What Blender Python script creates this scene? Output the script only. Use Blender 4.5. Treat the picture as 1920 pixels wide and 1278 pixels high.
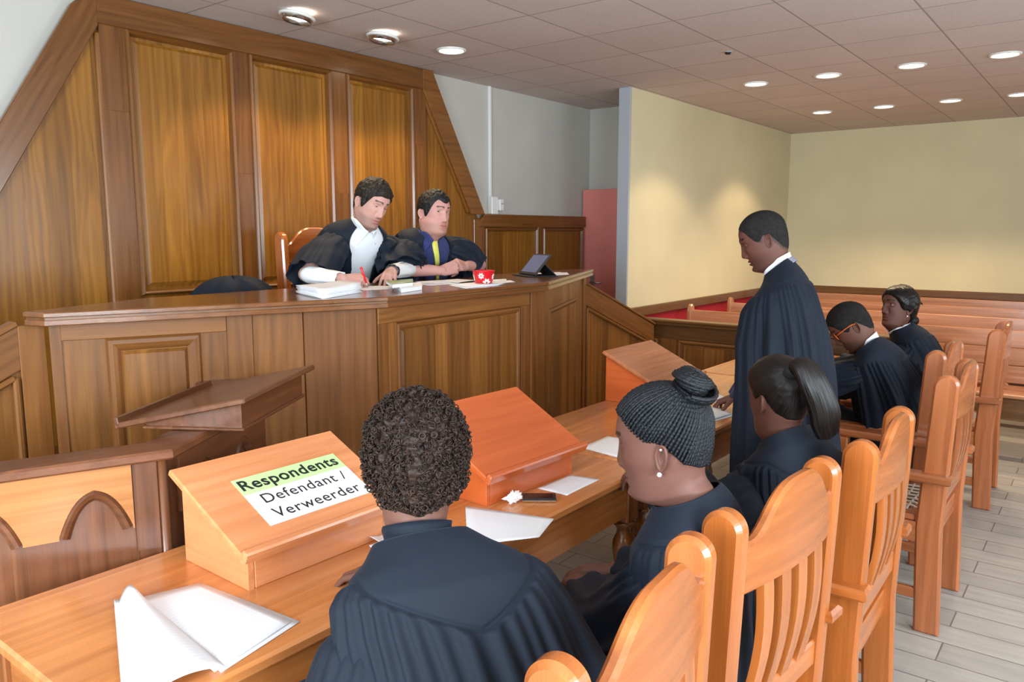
import bpy, math, random
import numpy as np
from mathutils import Vector, Matrix, Euler

for _o in list(bpy.data.objects):
    bpy.data.objects.remove(_o)
SC = bpy.context.scene
COL = SC.collection
rnd = random.Random(7)
pi = math.pi

# ------------------------------------------------------------------ camera
cam = bpy.data.cameras.new('camera')
cam.sensor_width = 36.0
cam.lens = 36.0 * 1461.0 / 1920.0
cam.clip_start = 0.05
cam_ob = bpy.data.objects.new('camera', cam)
COL.objects.link(cam_ob)
cam_ob.location = (0.0, 0.0, 1.65)
cam_ob.rotation_euler = (math.radians(90 - 7.99), 0.0, math.radians(37.75 - 90))
SC.camera = cam_ob

# ------------------------------------------------------------------ world, daylight, exposure
world = bpy.data.worlds.new('world')
SC.world = world
world.use_nodes = True
_bg = world.node_tree.nodes['Background']
_bg.inputs[0].default_value = (0.75, 0.86, 1.0, 1)
_bg.inputs[1].default_value = 1.0
SC.view_settings.view_transform = 'Standard'
SC.view_settings.look = 'None'
SC.view_settings.gamma = 1.0
SC.view_settings.use_curve_mapping = False
SC.view_settings.exposure = 0.08


def area_light(name, loc, target, sx, sy, power, color):
    l = bpy.data.lights.new(name, 'AREA')
    l.shape = 'RECTANGLE'
    l.size, l.size_y = sx, sy
    l.energy = power
    l.color = color
    o = bpy.data.objects.new(name, l)
    COL.objects.link(o)
    o.location = loc
    o.rotation_euler = (Vector(target) - Vector(loc)).to_track_quat('-Z', 'Y').to_euler()
    return o


DAY = (0.76, 0.89, 1.0)
# unseen near-wall windows; the first is boosted in place of the camera flash
area_light('window_daylight', (-0.1, -2.05, 1.72), (0.9, 3.0, 1.1), 2.0, 1.3, 215, DAY)
area_light('window_daylight', (3.2, -2.05, 1.72), (3.2, 3.0, 0.8), 2.0, 1.3, 70, DAY)
area_light('window_daylight', (6.4, -2.05, 1.72), (6.4, 3.0, 0.6), 2.0, 1.3, 14, DAY)
# added light at an unseen side window, standing in for camera flash
area_light('window_daylight', (-2.05, 0.9, 1.75), (4.0, 1.2, 0.9), 1.8, 1.3, 190, DAY)

# ------------------------------------------------------------------ mesh builder
class MB:
    """collects closed primitives; every primitive keeps its own grain coordinates"""
    def __init__(self):
        self.v = []; self.f = []; self.g = []; self.t = []; self.s = []; self.m = []

    def add(self, verts, faces, axis=None, M=None, smooth=False, tone=None, mat=0, order=None):
        vs = [Vector(p) for p in verts]
        n0 = len(self.v)
        if axis is None:
            ext = [max(p[i] for p in vs) - min(p[i] for p in vs) for i in range(3)]
            axis = ext.index(max(ext))
        if order is None:
            ext = [max(p[i] for p in vs) - min(p[i] for p in vs) for i in range(3)]
            rest = [i for i in range(3) if i != axis]
            rest.sort(key=lambda i: -ext[i])
            order = (axis, rest[0], rest[1])
        off = (rnd.uniform(0, 40), rnd.uniform(0, 40), rnd.uniform(0, 40))
        tn = rnd.random() if tone is None else tone
        for p in vs:
            self.g.append((p[order[0]] + off[0], p[order[1]] + off[1], p[order[2]] + off[2]))
            self.t.append(tn)
            self.v.append((M @ p) if M is not None else p)
        flip = M is not None and M.to_3x3().determinant() < 0
        for f in faces:
            f = [i + n0 for i in f]
            self.f.append(f[::-1] if flip else f)
            self.s.append(smooth); self.m.append(mat)
        return self

    def box(self, c, size, b=0.004, M=None, **k):
        hx, hy, hz = size[0] / 2, size[1] / 2, size[2] / 2
        b = min(b, hx * .6, hy * .6, hz * .6)
        vs = []; idx = {}
        for sx in (-1, 1):
            for sy in (-1, 1):
                for sz in (-1, 1):
                    for a in range(3):
                        h = [hx - b, hy - b, hz - b]
                        h[a] += b
                        idx[(sx, sy, sz, a)] = len(vs)
                        vs.append(Vector((sx * h[0], sy * h[1], sz * h[2])))
        fs = []
        S = (-1, 1)
        for a in range(3):
            o = [i for i in range(3) if i != a]
            for s in S:
                q = []
                for u, w in ((-1, -1), (1, -1), (1, 1), (-1, 1)):
                    k3 = [0, 0, 0]; k3[a] = s; k3[o[0]] = u; k3[o[1]] = w
                    q.append(idx[(k3[0], k3[1], k3[2], a)])
                fs.append(q)
            for u in S:
                for w in S:
                    k1 = [0, 0, 0]; k1[o[0]] = u; k1[o[1]] = w
                    e = []
                    for s, ax in ((-1, o[0]), (1, o[0]), (1, o[1]), (-1, o[1])):
                        k1[a] = s
                        e.append(idx[(k1[0], k1[1], k1[2], ax)])
                    fs.append(e)
        for k8 in [(x, y, z) for x in S for y in S for z in S]:
            fs.append([idx[k8 + (0,)], idx[k8 + (1,)], idx[k8 + (2,)]])
        out = []
        for f in fs:
            p = [vs[i] for i in f]
            n = (p[1] - p[0]).cross(p[2] - p[0])
            cc = sum(p, Vector()) / len(p)
            out.append(f if n.dot(cc) > 0 else f[::-1])
        T = Matrix.Translation(Vector(c))
        return self.add(vs, out, M=(M @ T) if M is not None else T, **k)

    def beam(self, p, q, w, h, up=(0, 0, 1), b=0.004, **k):
        """box from p to q, w across, h along up"""
        p, q = Vector(p), Vector(q)
        x = (q - p); L = x.length; x.normalize()
        u = Vector(up); y = u.cross(x).normalized(); z = x.cross(y)
        R = Matrix((x, y, z)).transposed().to_4x4()
        return self.box((0, 0, 0), (L, w, h), b=b, M=Matrix.Translation((p + q) / 2) @ R, axis=0, **k)

    def prism(self, poly, d0, d1, M=None, b=0.0, **k):
        """polygon in local XY extruded along local Z from d0 to d1"""
        A = sum(poly[i][0] * poly[(i + 1) % len(poly)][1] - poly[(i + 1) % len(poly)][0] * poly[i][1] for i in range(len(poly)))
        if A < 0:
            poly = poly[::-1]
        n = len(poly)
        if b > 0:
            ins = inset(poly, b)
            rings = [(ins, d0), (poly, d0 + b), (poly, d1 - b), (ins, d1)]
        else:
            rings = [(poly, d0), (poly, d1)]
        vs = [(x, y, z) for r, z in rings for x, y in r]
        fs = [list(range(n))[::-1], [(len(rings) - 1) * n + i for i in range(n)]]
        for r in range(len(rings) - 1):
            for i in range(n):
                j = (i + 1) % n
                fs.append([r * n + i, r * n + j, (r + 1) * n + j, (r + 1) * n + i])
        return self.add(vs, fs, M=M, **k)

    def loft(self, rings, closed=True, caps=True, smooth=True, **k):
        n = len(rings[0]); R = len(rings)
        vs = [p for r in rings for p in r]
        fs = []
        m = n if closed else n - 1
        for r in range(R - 1):
            for i in range(m):
                j = (i + 1) % n
                fs.append([r * n + i, r * n + j, (r + 1) * n + j, (r + 1) * n + i])
        if caps:
            fs.append(list(range(n))[::-1])
            fs.append([(R - 1) * n + i for i in range(n)])
        return self.add(vs, fs, smooth=smooth, **k)

    def tube(self, pts, rad, n=10, caps=True, smooth=True, flat=1.0, **k):
        pts = [Vector(p) for p in pts]
        if not hasattr(rad, '__len__'):
            rad = [rad] * len(pts)
        rings = []
        t0 = (pts[1] - pts[0]).normalized()
        ref = Vector((0, 0, 1)) if abs(t0.z) < .9 else Vector((1, 0, 0))
        u = t0.cross(ref).normalized()
        for i, p in enumerate(pts):
            a = pts[max(0, i - 1)]; b_ = pts[min(len(pts) - 1, i + 1)]
            t = (b_ - a).normalized()
            u = (u - t * u.dot(t)).normalized()
            w = t.cross(u)
            rings.append([p + (u * math.cos(2 * pi * j / n) + w * flat * math.sin(2 * pi * j / n)) * rad[i] for j in range(n)])
        return self.loft(rings, caps=caps, smooth=smooth, **k)

    def lathe(self, prof, n=24, M=None, smooth=True, caps=True, **k):
        rings = [[(r * math.cos(2 * pi * j / n), r * math.sin(2 * pi * j / n), z) for j in range(n)] for r, z in prof]
        return self.loft(rings, M=M, smooth=smooth, caps=caps, **k)

    def ball(self, c, r, n=12, m=8, **k):
        if not hasattr(r, '__len__'):
            r = (r, r, r)
        vs = [(0, 0, -1)]
        for i in range(1, m):
            a = -pi / 2 + pi * i / m
            vs += [(math.cos(a) * math.cos(2 * pi * j / n), math.cos(a) * math.sin(2 * pi * j / n), math.sin(a)) for j in range(n)]
        vs.append((0, 0, 1))
        fs = []
        for j in range(n):
            fs.append([0, 1 + (j + 1) % n, 1 + j])
            fs.append([len(vs) - 1, len(vs) - 1 - n + j, len(vs) - 1 - n + (j + 1) % n])
        for i in range(m - 2):
            for j in range(n):
                a = 1 + i * n + j; b_ = 1 + i * n + (j + 1) % n
                fs.append([a, b_, b_ + n, a + n])
        vs = [(c[0] + x * r[0], c[1] + y * r[1], c[2] + z * r[2]) for x, y, z in vs]
        k.setdefault('smooth', True)
        return self.add(vs, fs, **k)

    def build(self, name, mat, parent=None, local=False, kind=None, label=None):
        me = bpy.data.meshes.new(name)
        off = Vector((0, 0, 0))
        if parent is not None and not local:
            p = parent
            while p is not None:
                off += p.location
                p = p.parent
        me.from_pydata([v - off for v in self.v], [], self.f)
        me.polygons.foreach_set('use_smooth', self.s)
        me.polygons.foreach_set('material_index', self.m)
        a = me.attributes.new('grain', 'FLOAT_VECTOR', 'POINT')
        a.data.foreach_set('vector', [c for g in self.g for c in g])
        a = me.attributes.new('tone', 'FLOAT', 'POINT')
        a.data.foreach_set('value', self.t)
        for mm in (mat if isinstance(mat, (list, tuple)) else [mat]):
            me.materials.append(mm)
        me.update()
        o = bpy.data.objects.new(name, me)
        COL.objects.link(o)
        if parent is not None:
            o.parent = parent
        if kind:
            o['kind'] = kind
        if label:
            o['label'] = label
        return o


def inset(poly, b):
    n = len(poly); out = []
    for i in range(n):
        p0, p1, p2 = Vector(poly[i - 1]), Vector(poly[i]), Vector(poly[(i + 1) % n])
        e1 = (p1 - p0).normalized(); e2 = (p2 - p1).normalized()
        n1 = Vector((-e1.y, e1.x)); n2 = Vector((-e2.y, e2.x))
        m = n1 + n2
        d = m.dot(n1)
        out.append(tuple(p1 + m * (b / max(d, .3))))
    return out


def empty(name, loc, rz=0.0):
    o = bpy.data.objects.new(name, None)
    o.empty_display_size = .1
    COL.objects.link(o)
    o.location = loc
    o.rotation_euler = (0, 0, rz)
    return o


def tag(o, label, cat, group=None):
    o['label'] = label; o['category'] = cat
    if group:
        o['group'] = group
    return o


def thing(name, label, cat, loc=(0, 0, 0), rz=0.0, group=None):
    return tag(empty(name, loc, rz), label, cat, group)


def struct(name, mb, mat):
    o = mb.build(name, mat)
    o['kind'] = 'structure'
    return o


def copy_tree(o, parent=None):
    c = o.copy(); COL.objects.link(c)
    c.parent = parent
    for ch in list(o.children):
        copy_tree(ch, c)
    return c


def frame(origin, xdir, zdir=(0, 0, 1)):
    """matrix whose local X runs along xdir, local Y up along zdir, local Z = outward"""
    x = Vector(xdir).normalized(); y = Vector(zdir).normalized()
    z = x.cross(y)
    R = Matrix((x, y, z)).transposed().to_4x4()
    return Matrix.Translation(Vector(origin)) @ R


# ------------------------------------------------------------------ materials
def srgb(r, g, b):
    def c(x):
        x /= 255.0
        return x / 12.92 if x <= .04045 else ((x + .055) / 1.055) ** 2.4
    return (c(r), c(g), c(b), 1.0)


class NT:
    def __init__(self, name):
        self.m = bpy.data.materials.new(name)
        self.m.use_nodes = True
        self.t = self.m.node_tree
        self.p = self.t.nodes['Principled BSDF']
        self.out = self.t.nodes['Material Output']

    def n(self, typ, ins=None, **kw):
        nd = self.t.nodes.new(typ)
        for k, v in kw.items():
            setattr(nd, k, v)
        for k, v in (ins or {}).items():
            if isinstance(v, bpy.types.NodeSocket):
                self.t.links.new(v, nd.inputs[k])
            else:
                nd.inputs[k].default_value = v
        return nd

    def math(self, op, a, b=None, c=None):
        nd = self.n('ShaderNodeMath', operation=op)
        for i, x in enumerate((a, b, c)):
            if x is None:
                continue
            if isinstance(x, bpy.types.NodeSocket):
                self.t.links.new(x, nd.inputs[i])
            else:
                nd.inputs[i].default_value = x
        return nd.outputs[0]

    def vmul(self, v, s):
        nd = self.n('ShaderNodeVectorMath', operation='MULTIPLY')
        self.t.links.new(v, nd.inputs[0]); nd.inputs[1].default_value = s
        return nd.outputs[0]

    def ramp(self, fac, stops):
        nd = self.n('ShaderNodeValToRGB')
        self.t.links.new(fac, nd.inputs[0])
        el = nd.color_ramp.elements
        while len(el) < len(stops):
            el.new(.5)
        for e, (p, c) in zip(el, stops):
            e.position = p; e.color = c if hasattr(c, '__len__') else (c, c, c, 1)
        return nd.outputs[0]

    def mix(self, fac, a, b, mode='MIX'):
        nd = self.n('ShaderNodeMix', data_type='RGBA', blend_type=mode)
        for i, x in ((0, fac), (6, a), (7, b)):
            if isinstance(x, bpy.types.NodeSocket):
                self.t.links.new(x, nd.inputs[i])
            else:
                nd.inputs[i].default_value = x
        return nd.outputs[2]

    def set(self, **kw):
        for k, v in kw.items():
            k = {'color': 'Base Color', 'rough': 'Roughness', 'coat': 'Coat Weight', 'coat_rough': 'Coat Roughness', 'metal': 'Metallic',
                 'sheen': 'Sheen Weight', 'sheen_rough': 'Sheen Roughness', 'sheen_tint': 'Sheen Tint', 'spec': 'Specular IOR Level',
                 'ecol': 'Emission Color', 'estr': 'Emission Strength', 'normal': 'Normal'}[k]
            if isinstance(v, bpy.types.NodeSocket):
                self.t.links.new(v, self.p.inputs[k])
            else:
                self.p.inputs[k].default_value = v
        return self

    def bump(self, h, strength=.2, dist=.002):
        nd = self.n('ShaderNodeBump', {'Strength': strength, 'Distance': dist, 'Height': h})
        self.t.links.new(nd.outputs[0], self.p.inputs['Normal'])
        return self


def flat_mat(name, col, rough=.6, **kw):
    return NT(name).set(color=col, rough=rough, **kw).m


def wood(name, dark, mid, light, plank=0.0, tonevar=.35, rough=.32, coat=.25, knots=0.0, ringscale=34.0, figure=.5, joints=False, spec=.5):
    T = NT(name)
    g = T.n('ShaderNodeAttribute', attribute_name='grain').outputs['Vector']
    tone = T.n('ShaderNodeAttribute', attribute_name='tone').outputs['Fac']
    sep = T.n('ShaderNodeSeparateXYZ', {0: g})
    if plank:
        iy = T.math('FLOOR', T.math('DIVIDE', sep.outputs[1], plank))
        wn = T.n('ShaderNodeTexWhiteNoise', {'W': T.math('ADD', iy, T.math('MULTIPLY', tone, 77.0))}, noise_dimensions='1D')
        ptone = wn.outputs['Value']
        shift = T.n('ShaderNodeCombineXYZ', {0: T.math('MULTIPLY', ptone, 9.0), 1: T.math('MULTIPLY', ptone, 3.0), 2: T.math('MULTIPLY', ptone, 5.0)})
        add = T.n('ShaderNodeVectorMath', operation='ADD')
        T.t.links.new(g, add.inputs[0]); T.t.links.new(shift.outputs[0], add.inputs[1])
        g2 = add.outputs[0]
        tone_all = ptone
    else:
        g2 = g
        tone_all = tone
    fib = T.n('ShaderNodeTexNoise', {'Vector': T.vmul(g2, (5, 260, 260)), 'Scale': 1.0, 'Detail': 2.0}).outputs['Fac']
    big = T.n('ShaderNodeTexNoise', {'Vector': T.vmul(g2, (.7, 5, 5)), 'Scale': 1.0, 'Detail': 3.0, 'Distortion': .6}).outputs['Fac']
    sep2 = T.n('ShaderNodeSeparateXYZ', {0: g2})
    rings = T.math('SINE', T.math('ADD', T.math('MULTIPLY', sep2.outputs[1], ringscale * 4), T.math('MULTIPLY', big, ringscale)))
    med = T.n('ShaderNodeTexNoise', {'Vector': T.vmul(g2, (1.6, 38, 38)), 'Scale': 1.0, 'Detail': 3.0}).outputs['Fac']
    f = T.math('ADD', T.math('MULTIPLY', T.math('ADD', rings, 1.0), .09 * figure), T.math('MULTIPLY', fib, .20))
    f = T.math('ADD', f, T.math('MULTIPLY', med, .45))
    f = T.math('ADD', f, T.math('MULTIPLY', T.math('SUBTRACT', big, .5), .5 * figure))
    col = T.ramp(f, [(.12, dark), (.42, mid), (.78, light)])
    tm = T.math('ADD', T.math('MULTIPLY', T.math('SUBTRACT', tone_all, .5), tonevar * 2), 1.0)
    if plank:
        tm = T.math('MULTIPLY', tm, T.math('ADD', T.math('MULTIPLY', T.math('SUBTRACT', tone, .5), tonevar * .5), 1.0))
    tmc = T.n('ShaderNodeCombineColor', {0: tm, 1: T.math('POWER', tm, 1.08), 2: T.math('POWER', tm, 1.2)}).outputs[0]
    col = T.mix(1.0, col, tmc, 'MULTIPLY')
    if knots:
        vo = T.n('ShaderNodeTexVoronoi', {'Vector': T.vmul(g2, (2.2, 7.5, 7.5)), 'Scale': 1.0}).outputs['Distance']
        gate = T.n('ShaderNodeTexVoronoi', {'Vector': T.vmul(g2, (2.2, 7.5, 7.5)), 'Scale': 1.0}).outputs['Color']
        gs = T.n('ShaderNodeSeparateColor', {0: gate}).outputs[0]
        k = T.ramp(vo, [(0.0, 1), (.05, .75), (.075, .35), (.17, 0)])
        k = T.math('MULTIPLY', k, T.math('LESS_THAN', gs, knots))
        col = T.mix(T.math('MULTIPLY', k, .8), col, tuple(c * .35 for c in dark[:3]) + (1,))
    if joints and plank:
        fr = T.math('FRACT', T.math('DIVIDE', sep.outputs[1], plank))
        j = T.math('LESS_THAN', T.math('ABSOLUTE', T.math('SUBTRACT', fr, .5)), .49)
        col = T.mix(j, tuple(c * .5 for c in dark[:3]) + (1,), col)
    T.set(color=col, rough=T.math('ADD', T.math('MULTIPLY', med, .18), rough - .09), coat=coat, coat_rough=.16, spec=spec)
    T.bump(T.math('ADD', fib, T.math('MULTIPLY', med, .6)), .12, .0015)
    return T.m


def cream_wall(name, col, grit=.03, red=None):
    T = NT(name)
    tc = T.n('ShaderNodeTexCoord').outputs['Object']
    n1 = T.n('ShaderNodeTexNoise', {'Vector': tc, 'Scale': 1.3, 'Detail': 3.0}).outputs['Fac']
    n2 = T.n('ShaderNodeTexNoise', {'Vector': tc, 'Scale': 160.0, 'Detail': 2.0}).outputs['Fac']
    c2 = tuple(c * .9 for c in col[:3]) + (1,)
    c = T.mix(T.ramp(n1, [(.35, 0), (.7, 1)]), col, c2)
    T.set(color=c, rough=.75, spec=.3).bump(n2, .08, .002)
    return T.m


M = {}
M['cream'] = cream_wall('cream_paint', srgb(220, 210, 174))
M['white'] = cream_wall('off_white_paint', srgb(196, 192, 184))
M['red'] = cream_wall('red_paint', srgb(168, 36, 48))
M['grey_post'] = flat_mat('grey_metal', srgb(168, 172, 178), .45)
M['door'] = cream_wall('salmon_paint', srgb(232, 140, 130))
M['bench'] = wood('bench_wood', srgb(86, 50, 18), srgb(126, 80, 34), srgb(152, 102, 48), plank=.085, tonevar=.30, rough=.42, coat=.08, spec=.3)
M['bench_solid'] = wood('bench_solid_wood', srgb(84, 48, 18), srgb(122, 76, 34), srgb(148, 98, 46), tonevar=.18, rough=.42, coat=.08, spec=.3)
M['bench_top'] = wood('bench_top_wood', srgb(82, 46, 19), srgb(118, 70, 33), srgb(146, 92, 48), plank=.16, tonevar=.12, rough=.22, coat=.5)
M['panel'] = wood('wall_panel_wood', srgb(100, 60, 14), srgb(136, 88, 28), srgb(162, 112, 44), plank=.13, tonevar=.26, rough=.36, coat=.15, figure=.8, spec=.35)
M['panel_solid'] = wood('wall_frame_wood', srgb(86, 50, 18), srgb(122, 76, 32), srgb(148, 98, 46), tonevar=.22, rough=.3, coat=.3)
M['dark_trim'] = wood('dark_trim_wood', srgb(70, 42, 18), srgb(104, 68, 32), srgb(134, 92, 48), tonevar=.25, rough=.35)
M['witness'] = wood('witness_wood', srgb(70, 38, 20), srgb(108, 64, 38), srgb(140, 88, 54), plank=.15, tonevar=.2, rough=.35)
M['witness_pale'] = wood('pale_board_wood', srgb(138, 84, 38), srgb(172, 112, 58), srgb(196, 138, 78), tonevar=.05, rough=.35, ringscale=24)
M['pine'] = wood('pine_tabletop', srgb(166, 94, 44), srgb(206, 132, 74), srgb(228, 158, 104), plank=.12, tonevar=.14, rough=.26, coat=.45, knots=.16, ringscale=20)
M['pine_solid'] = wood('pine_board', srgb(146, 82, 36), srgb(188, 116, 58), srgb(212, 142, 84), tonevar=.14, rough=.28, coat=.4, knots=.16, ringscale=20)
M['pine_pale'] = wood('pale_pine', srgb(188, 112, 64), srgb(222, 144, 94), srgb(238, 170, 120), plank=.13, tonevar=.08, rough=.26, coat=.45, knots=.2, ringscale=16)
M['orange'] = wood('orange_stained_wood', srgb(176, 78, 32), srgb(202, 98, 48), srgb(216, 114, 62), tonevar=.05, rough=.24, coat=.5, ringscale=14, figure=.3)
M['rosy'] = wood('rosy_pine', srgb(150, 84, 50), srgb(184, 116, 76), srgb(204, 140, 98), plank=.1, tonevar=.12, rough=.24, coat=.5)
M['chair'] = wood('honey_pine', srgb(140, 74, 28), srgb(182, 102, 46), srgb(204, 128, 66), tonevar=.12, rough=.26, coat=.45, knots=.14, ringscale=22)
M['chair_red'] = wood('reddish_pine', srgb(132, 70, 38), srgb(172, 100, 58), srgb(192, 124, 78), tonevar=.14, rough=.28, coat=.4, knots=.1, ringscale=22)
M['pew'] = wood('pew_pine', srgb(134, 84, 56), srgb(180, 124, 90), srgb(202, 150, 116), plank=.13, tonevar=.16, rough=.24, coat=.45, knots=.3, ringscale=20)
M['table_dark'] = wood('turned_leg_wood', srgb(104, 54, 22), srgb(146, 84, 38), srgb(172, 108, 56), tonevar=.1, rough=.28, coat=.4)
M['cord'] = flat_mat('white_cord', srgb(232, 226, 214), .7)
M['white_plastic'] = flat_mat('white_plastic', srgb(226, 226, 222), .4)
M['chrome'] = flat_mat('brushed_metal', srgb(190, 190, 190), .25, metal=1.0)
M['black_plastic'] = flat_mat('black_plastic', (.012, .012, .014, 1), .3)
M['black_matte'] = flat_mat('black_leather', (.014, .014, .016, 1), .6)
M['ink'] = flat_mat('black_ink', (.012, .012, .014, 1), .6)
M['green_card'] = flat_mat('pale_green_card', srgb(196, 234, 158), .5)


def paper_mat():
    T = NT('printed_paper')
    g = T.n('ShaderNodeAttribute', attribute_name='grain').outputs['Vector']
    tone = T.n('ShaderNodeAttribute', attribute_name='tone').outputs['Fac']
    s = T.n('ShaderNodeSeparateXYZ', {0: g})
    u, v = s.outputs[0], s.outputs[1]
    ln = T.math('LESS_THAN', T.math('FRACT', T.math('MULTIPLY', v, 30.0)), .36)
    wd = T.n('ShaderNodeTexNoise', {'Vector': T.vmul(g, (70, 42, 1)), 'Scale': 1.0, 'Detail': 1.0}).outputs['Fac']
    gl = T.n('ShaderNodeTexNoise', {'Vector': T.vmul(g, (420, 300, 1)), 'Scale': 1.0, 'Detail': 1.0}).outputs['Fac']
    k = T.math('MULTIPLY', ln, T.math('GREATER_THAN', wd, .40))
    k = T.math('MULTIPLY', k, T.math('GREATER_THAN', gl, .46))
    inside = T.math('MULTIPLY', T.math('LESS_THAN', T.math('ABSOLUTE', T.math('SUBTRACT', u, .5)), .38), T.math('LESS_THAN', T.math('ABSOLUTE', T.math('SUBTRACT', v, .5)), .42))
    k = T.math('MULTIPLY', T.math('MULTIPLY', k, inside), T.math('MULTIPLY', tone, .14))
    T.set(color=T.mix(k, (.84, .85, .88, 1), (.25, .25, .28, 1)), rough=.65, spec=.3)
    return T.m


M['paper'] = paper_mat()


def tile_floor():
    T = NT('grey_plank_tiles')
    tc = T.n('ShaderNodeTexCoord').outputs['Object']
    sx = T.n('ShaderNodeSeparateXYZ', {0: tc})
    v = T.n('ShaderNodeCombineXYZ', {0: T.math('SUBTRACT', sx.outputs[1], .43), 1: T.math('SUBTRACT', sx.outputs[0], .09), 2: 0.0}).outputs[0]
    br = T.n('ShaderNodeTexBrick', {'Vector': v, 'Color1': srgb(188, 182, 172), 'Color2': srgb(168, 163, 155), 'Mortar': srgb(112, 104, 96), 'Scale': 1.0,
                                    'Mortar Size': .0035, 'Mortar Smooth': .2, 'Bias': 0.0, 'Brick Width': .664, 'Row Height': .166}, offset=.5, offset_frequency=2)
    n1 = T.n('ShaderNodeTexNoise', {'Vector': T.vmul(v, (3.0, 26, 1)), 'Scale': 1.0, 'Detail': 4.0}).outputs['Fac']
    c = T.mix(T.ramp(n1, [(.3, 0), (.75, .5)]), br.outputs['Color'], srgb(140, 134, 128))
    T.set(color=c, rough=.34, spec=.5)
    T.bump(T.math('SUBTRACT', 1.0, br.outputs['Fac']), .25, .002)
    return T.m


M['floor'] = tile_floor()


def tile_ceiling():
    T = NT('ceiling_tiles')
    tc = T.n('ShaderNodeTexCoord').outputs['Object']
    sx = T.n('ShaderNodeSeparateXYZ', {0: tc})
    v = T.n('ShaderNodeCombineXYZ', {0: T.math('SUBTRACT', sx.outputs[0], 3.08), 1: T.math('SUBTRACT', sx.outputs[1], 3.32), 2: 0.0}).outputs[0]
    br = T.n('ShaderNodeTexBrick', {'Vector': v, 'Color1': srgb(216, 204, 198), 'Color2': srgb(210, 197, 191), 'Mortar': srgb(158, 147, 141), 'Scale': 1.0,
                                    'Mortar Size': .006, 'Mortar Smooth': .3, 'Bias': 0.0, 'Brick Width': .6, 'Row Height': .59}, offset=0.0)
    n1 = T.n('ShaderNodeTexNoise', {'Vector': tc, 'Scale': 60.0, 'Detail': 3.0}).outputs['Fac']
    n2 = T.n('ShaderNodeTexNoise', {'Vector': tc, 'Scale': 2.0, 'Detail': 3.0}).outputs['Fac']
    c = T.mix(T.ramp(n1, [(.4, 0), (.7, .25)]), br.outputs['Color'], srgb(178, 165, 157))
    c = T.mix(T.ramp(n2, [(.4, 0), (.75, .22)]), c, srgb(190, 178, 172))
    T.set(color=c, rough=.9, spec=.1)
    T.bump(T.math('SUBTRACT', n1, br.outputs['Fac']), .2, .003)
    return T.m


M['ceiling'] = tile_ceiling()
# ------------------------------------------------------------------ room shell
CEIL = 2.85
struct('floor', MB().box((4, 1.1, -.05), (12.8, 7.0, .1), b=0), M['floor'])
struct('ceiling', MB().box((4, 1.1, CEIL + .05), (12.8, 7.0, .1), b=0), M['ceiling'])
struct('wall_back', MB().box((2.4, 4.34, CEIL / 2), (9.4, .12, CEIL), b=0), M['white'])
struct('wall_recess', MB().box((6.87, 3.92, CEIL / 2), (.14, .72, CEIL), b=0), M['white'])
struct('wall_partition', MB().box((7.98, 3.40, .95 + .95), (4.04, .1, 1.9), b=0).box((7.98, 3.40, .475), (4.04, .1, .95), b=0, mat=1), [M['cream'], M['red']])
struct('trim_partition_end', MB().box((5.95, 3.40, CEIL / 2), (.02, .112, CEIL), b=.003), M['grey_post'])
struct('wall_far', MB().box((10.05, .6, 1.9), (.1, 5.7, 1.9), b=0).box((10.05, .6, .475), (.1, 5.7, .95), b=0, mat=1), [M['cream'], M['red']])
struct('trim_partition_rail', MB().box((7.98, 3.335, .945), (4.0, .03, .085), b=.006), M['dark_trim'])
struct('trim_far_rail', MB().box((9.985, .55, .945), (.03, 5.5, .085), b=.006), M['dark_trim'])
# unseen near and side walls; the side opening is added for flash-like falloff
nw = MB()
for x0, x1 in ((-2.3, -1.1), (.9, 2.2), (4.2, 5.4), (7.4, 10.1)):
    nw.box(((x0 + x1) / 2, -2.2, CEIL / 2), (x1 - x0, .12, CEIL), b=0)
for x0, x1 in ((-1.1, .9), (2.2, 4.2), (5.4, 7.4)):
    nw.box(((x0 + x1) / 2, -2.2, .525), (x1 - x0, .12, 1.05), b=0)
    nw.box(((x0 + x1) / 2, -2.2, 2.62), (x1 - x0, .12, .46), b=0)
struct('wall_near', nw, M['cream'])
sw = MB()
sw.box((-2.24, -1.2, CEIL / 2), (.12, 2.2, CEIL), b=0).box((-2.24, 3.05, CEIL / 2), (.12, 2.5, CEIL), b=0)
sw.box((-2.24, .85, .525), (.12, 1.9, 1.05), b=0).box((-2.24, .85, 2.62), (.12, 1.9, .46), b=0)
struct('wall_side', sw, M['cream'])
PANE = NT('daylit_pane').set(color=(.8, .85, .9, 1), rough=.3, ecol=(.86, .93, 1, 1), estr=1.6).m  # emissive panes of the unseen windows, glowing to give the wood reflections


def window(n, c, along, w):
    f = MB()
    a = Vector(along); z0, z1 = 1.05, 2.39
    cc = Vector(c)
    for z in (z0 + .03, z1 - .03):
        f.beam(cc - a * w / 2 + Vector((0, 0, z)), cc + a * w / 2 + Vector((0, 0, z)), .08, .06)
    for s in (-w / 2 + .03, 0, w / 2 - .03):
        f.beam(cc + a * s + Vector((0, 0, z0)), cc + a * s + Vector((0, 0, z1)), .06, .06, up=a)
    o = struct('window_%d' % n, f, M['white_plastic'])
    p = MB().beam(cc - a * w / 2 + Vector((0, 0, (z0 + z1) / 2)), cc + a * w / 2 + Vector((0, 0, (z0 + z1) / 2)), .01, z1 - z0, b=0)
    p.build('pane', PANE, o)


window(1, (-.1, -2.2, 0), (1, 0, 0), 2.0)
window(2, (3.2, -2.2, 0), (1, 0, 0), 2.0)
window(3, (6.4, -2.2, 0), (1, 0, 0), 2.0)
window(4, (-2.24, .85, 0), (0, 1, 0), 1.9)  # added side opening, out of view, framing the flash stand-in light

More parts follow.
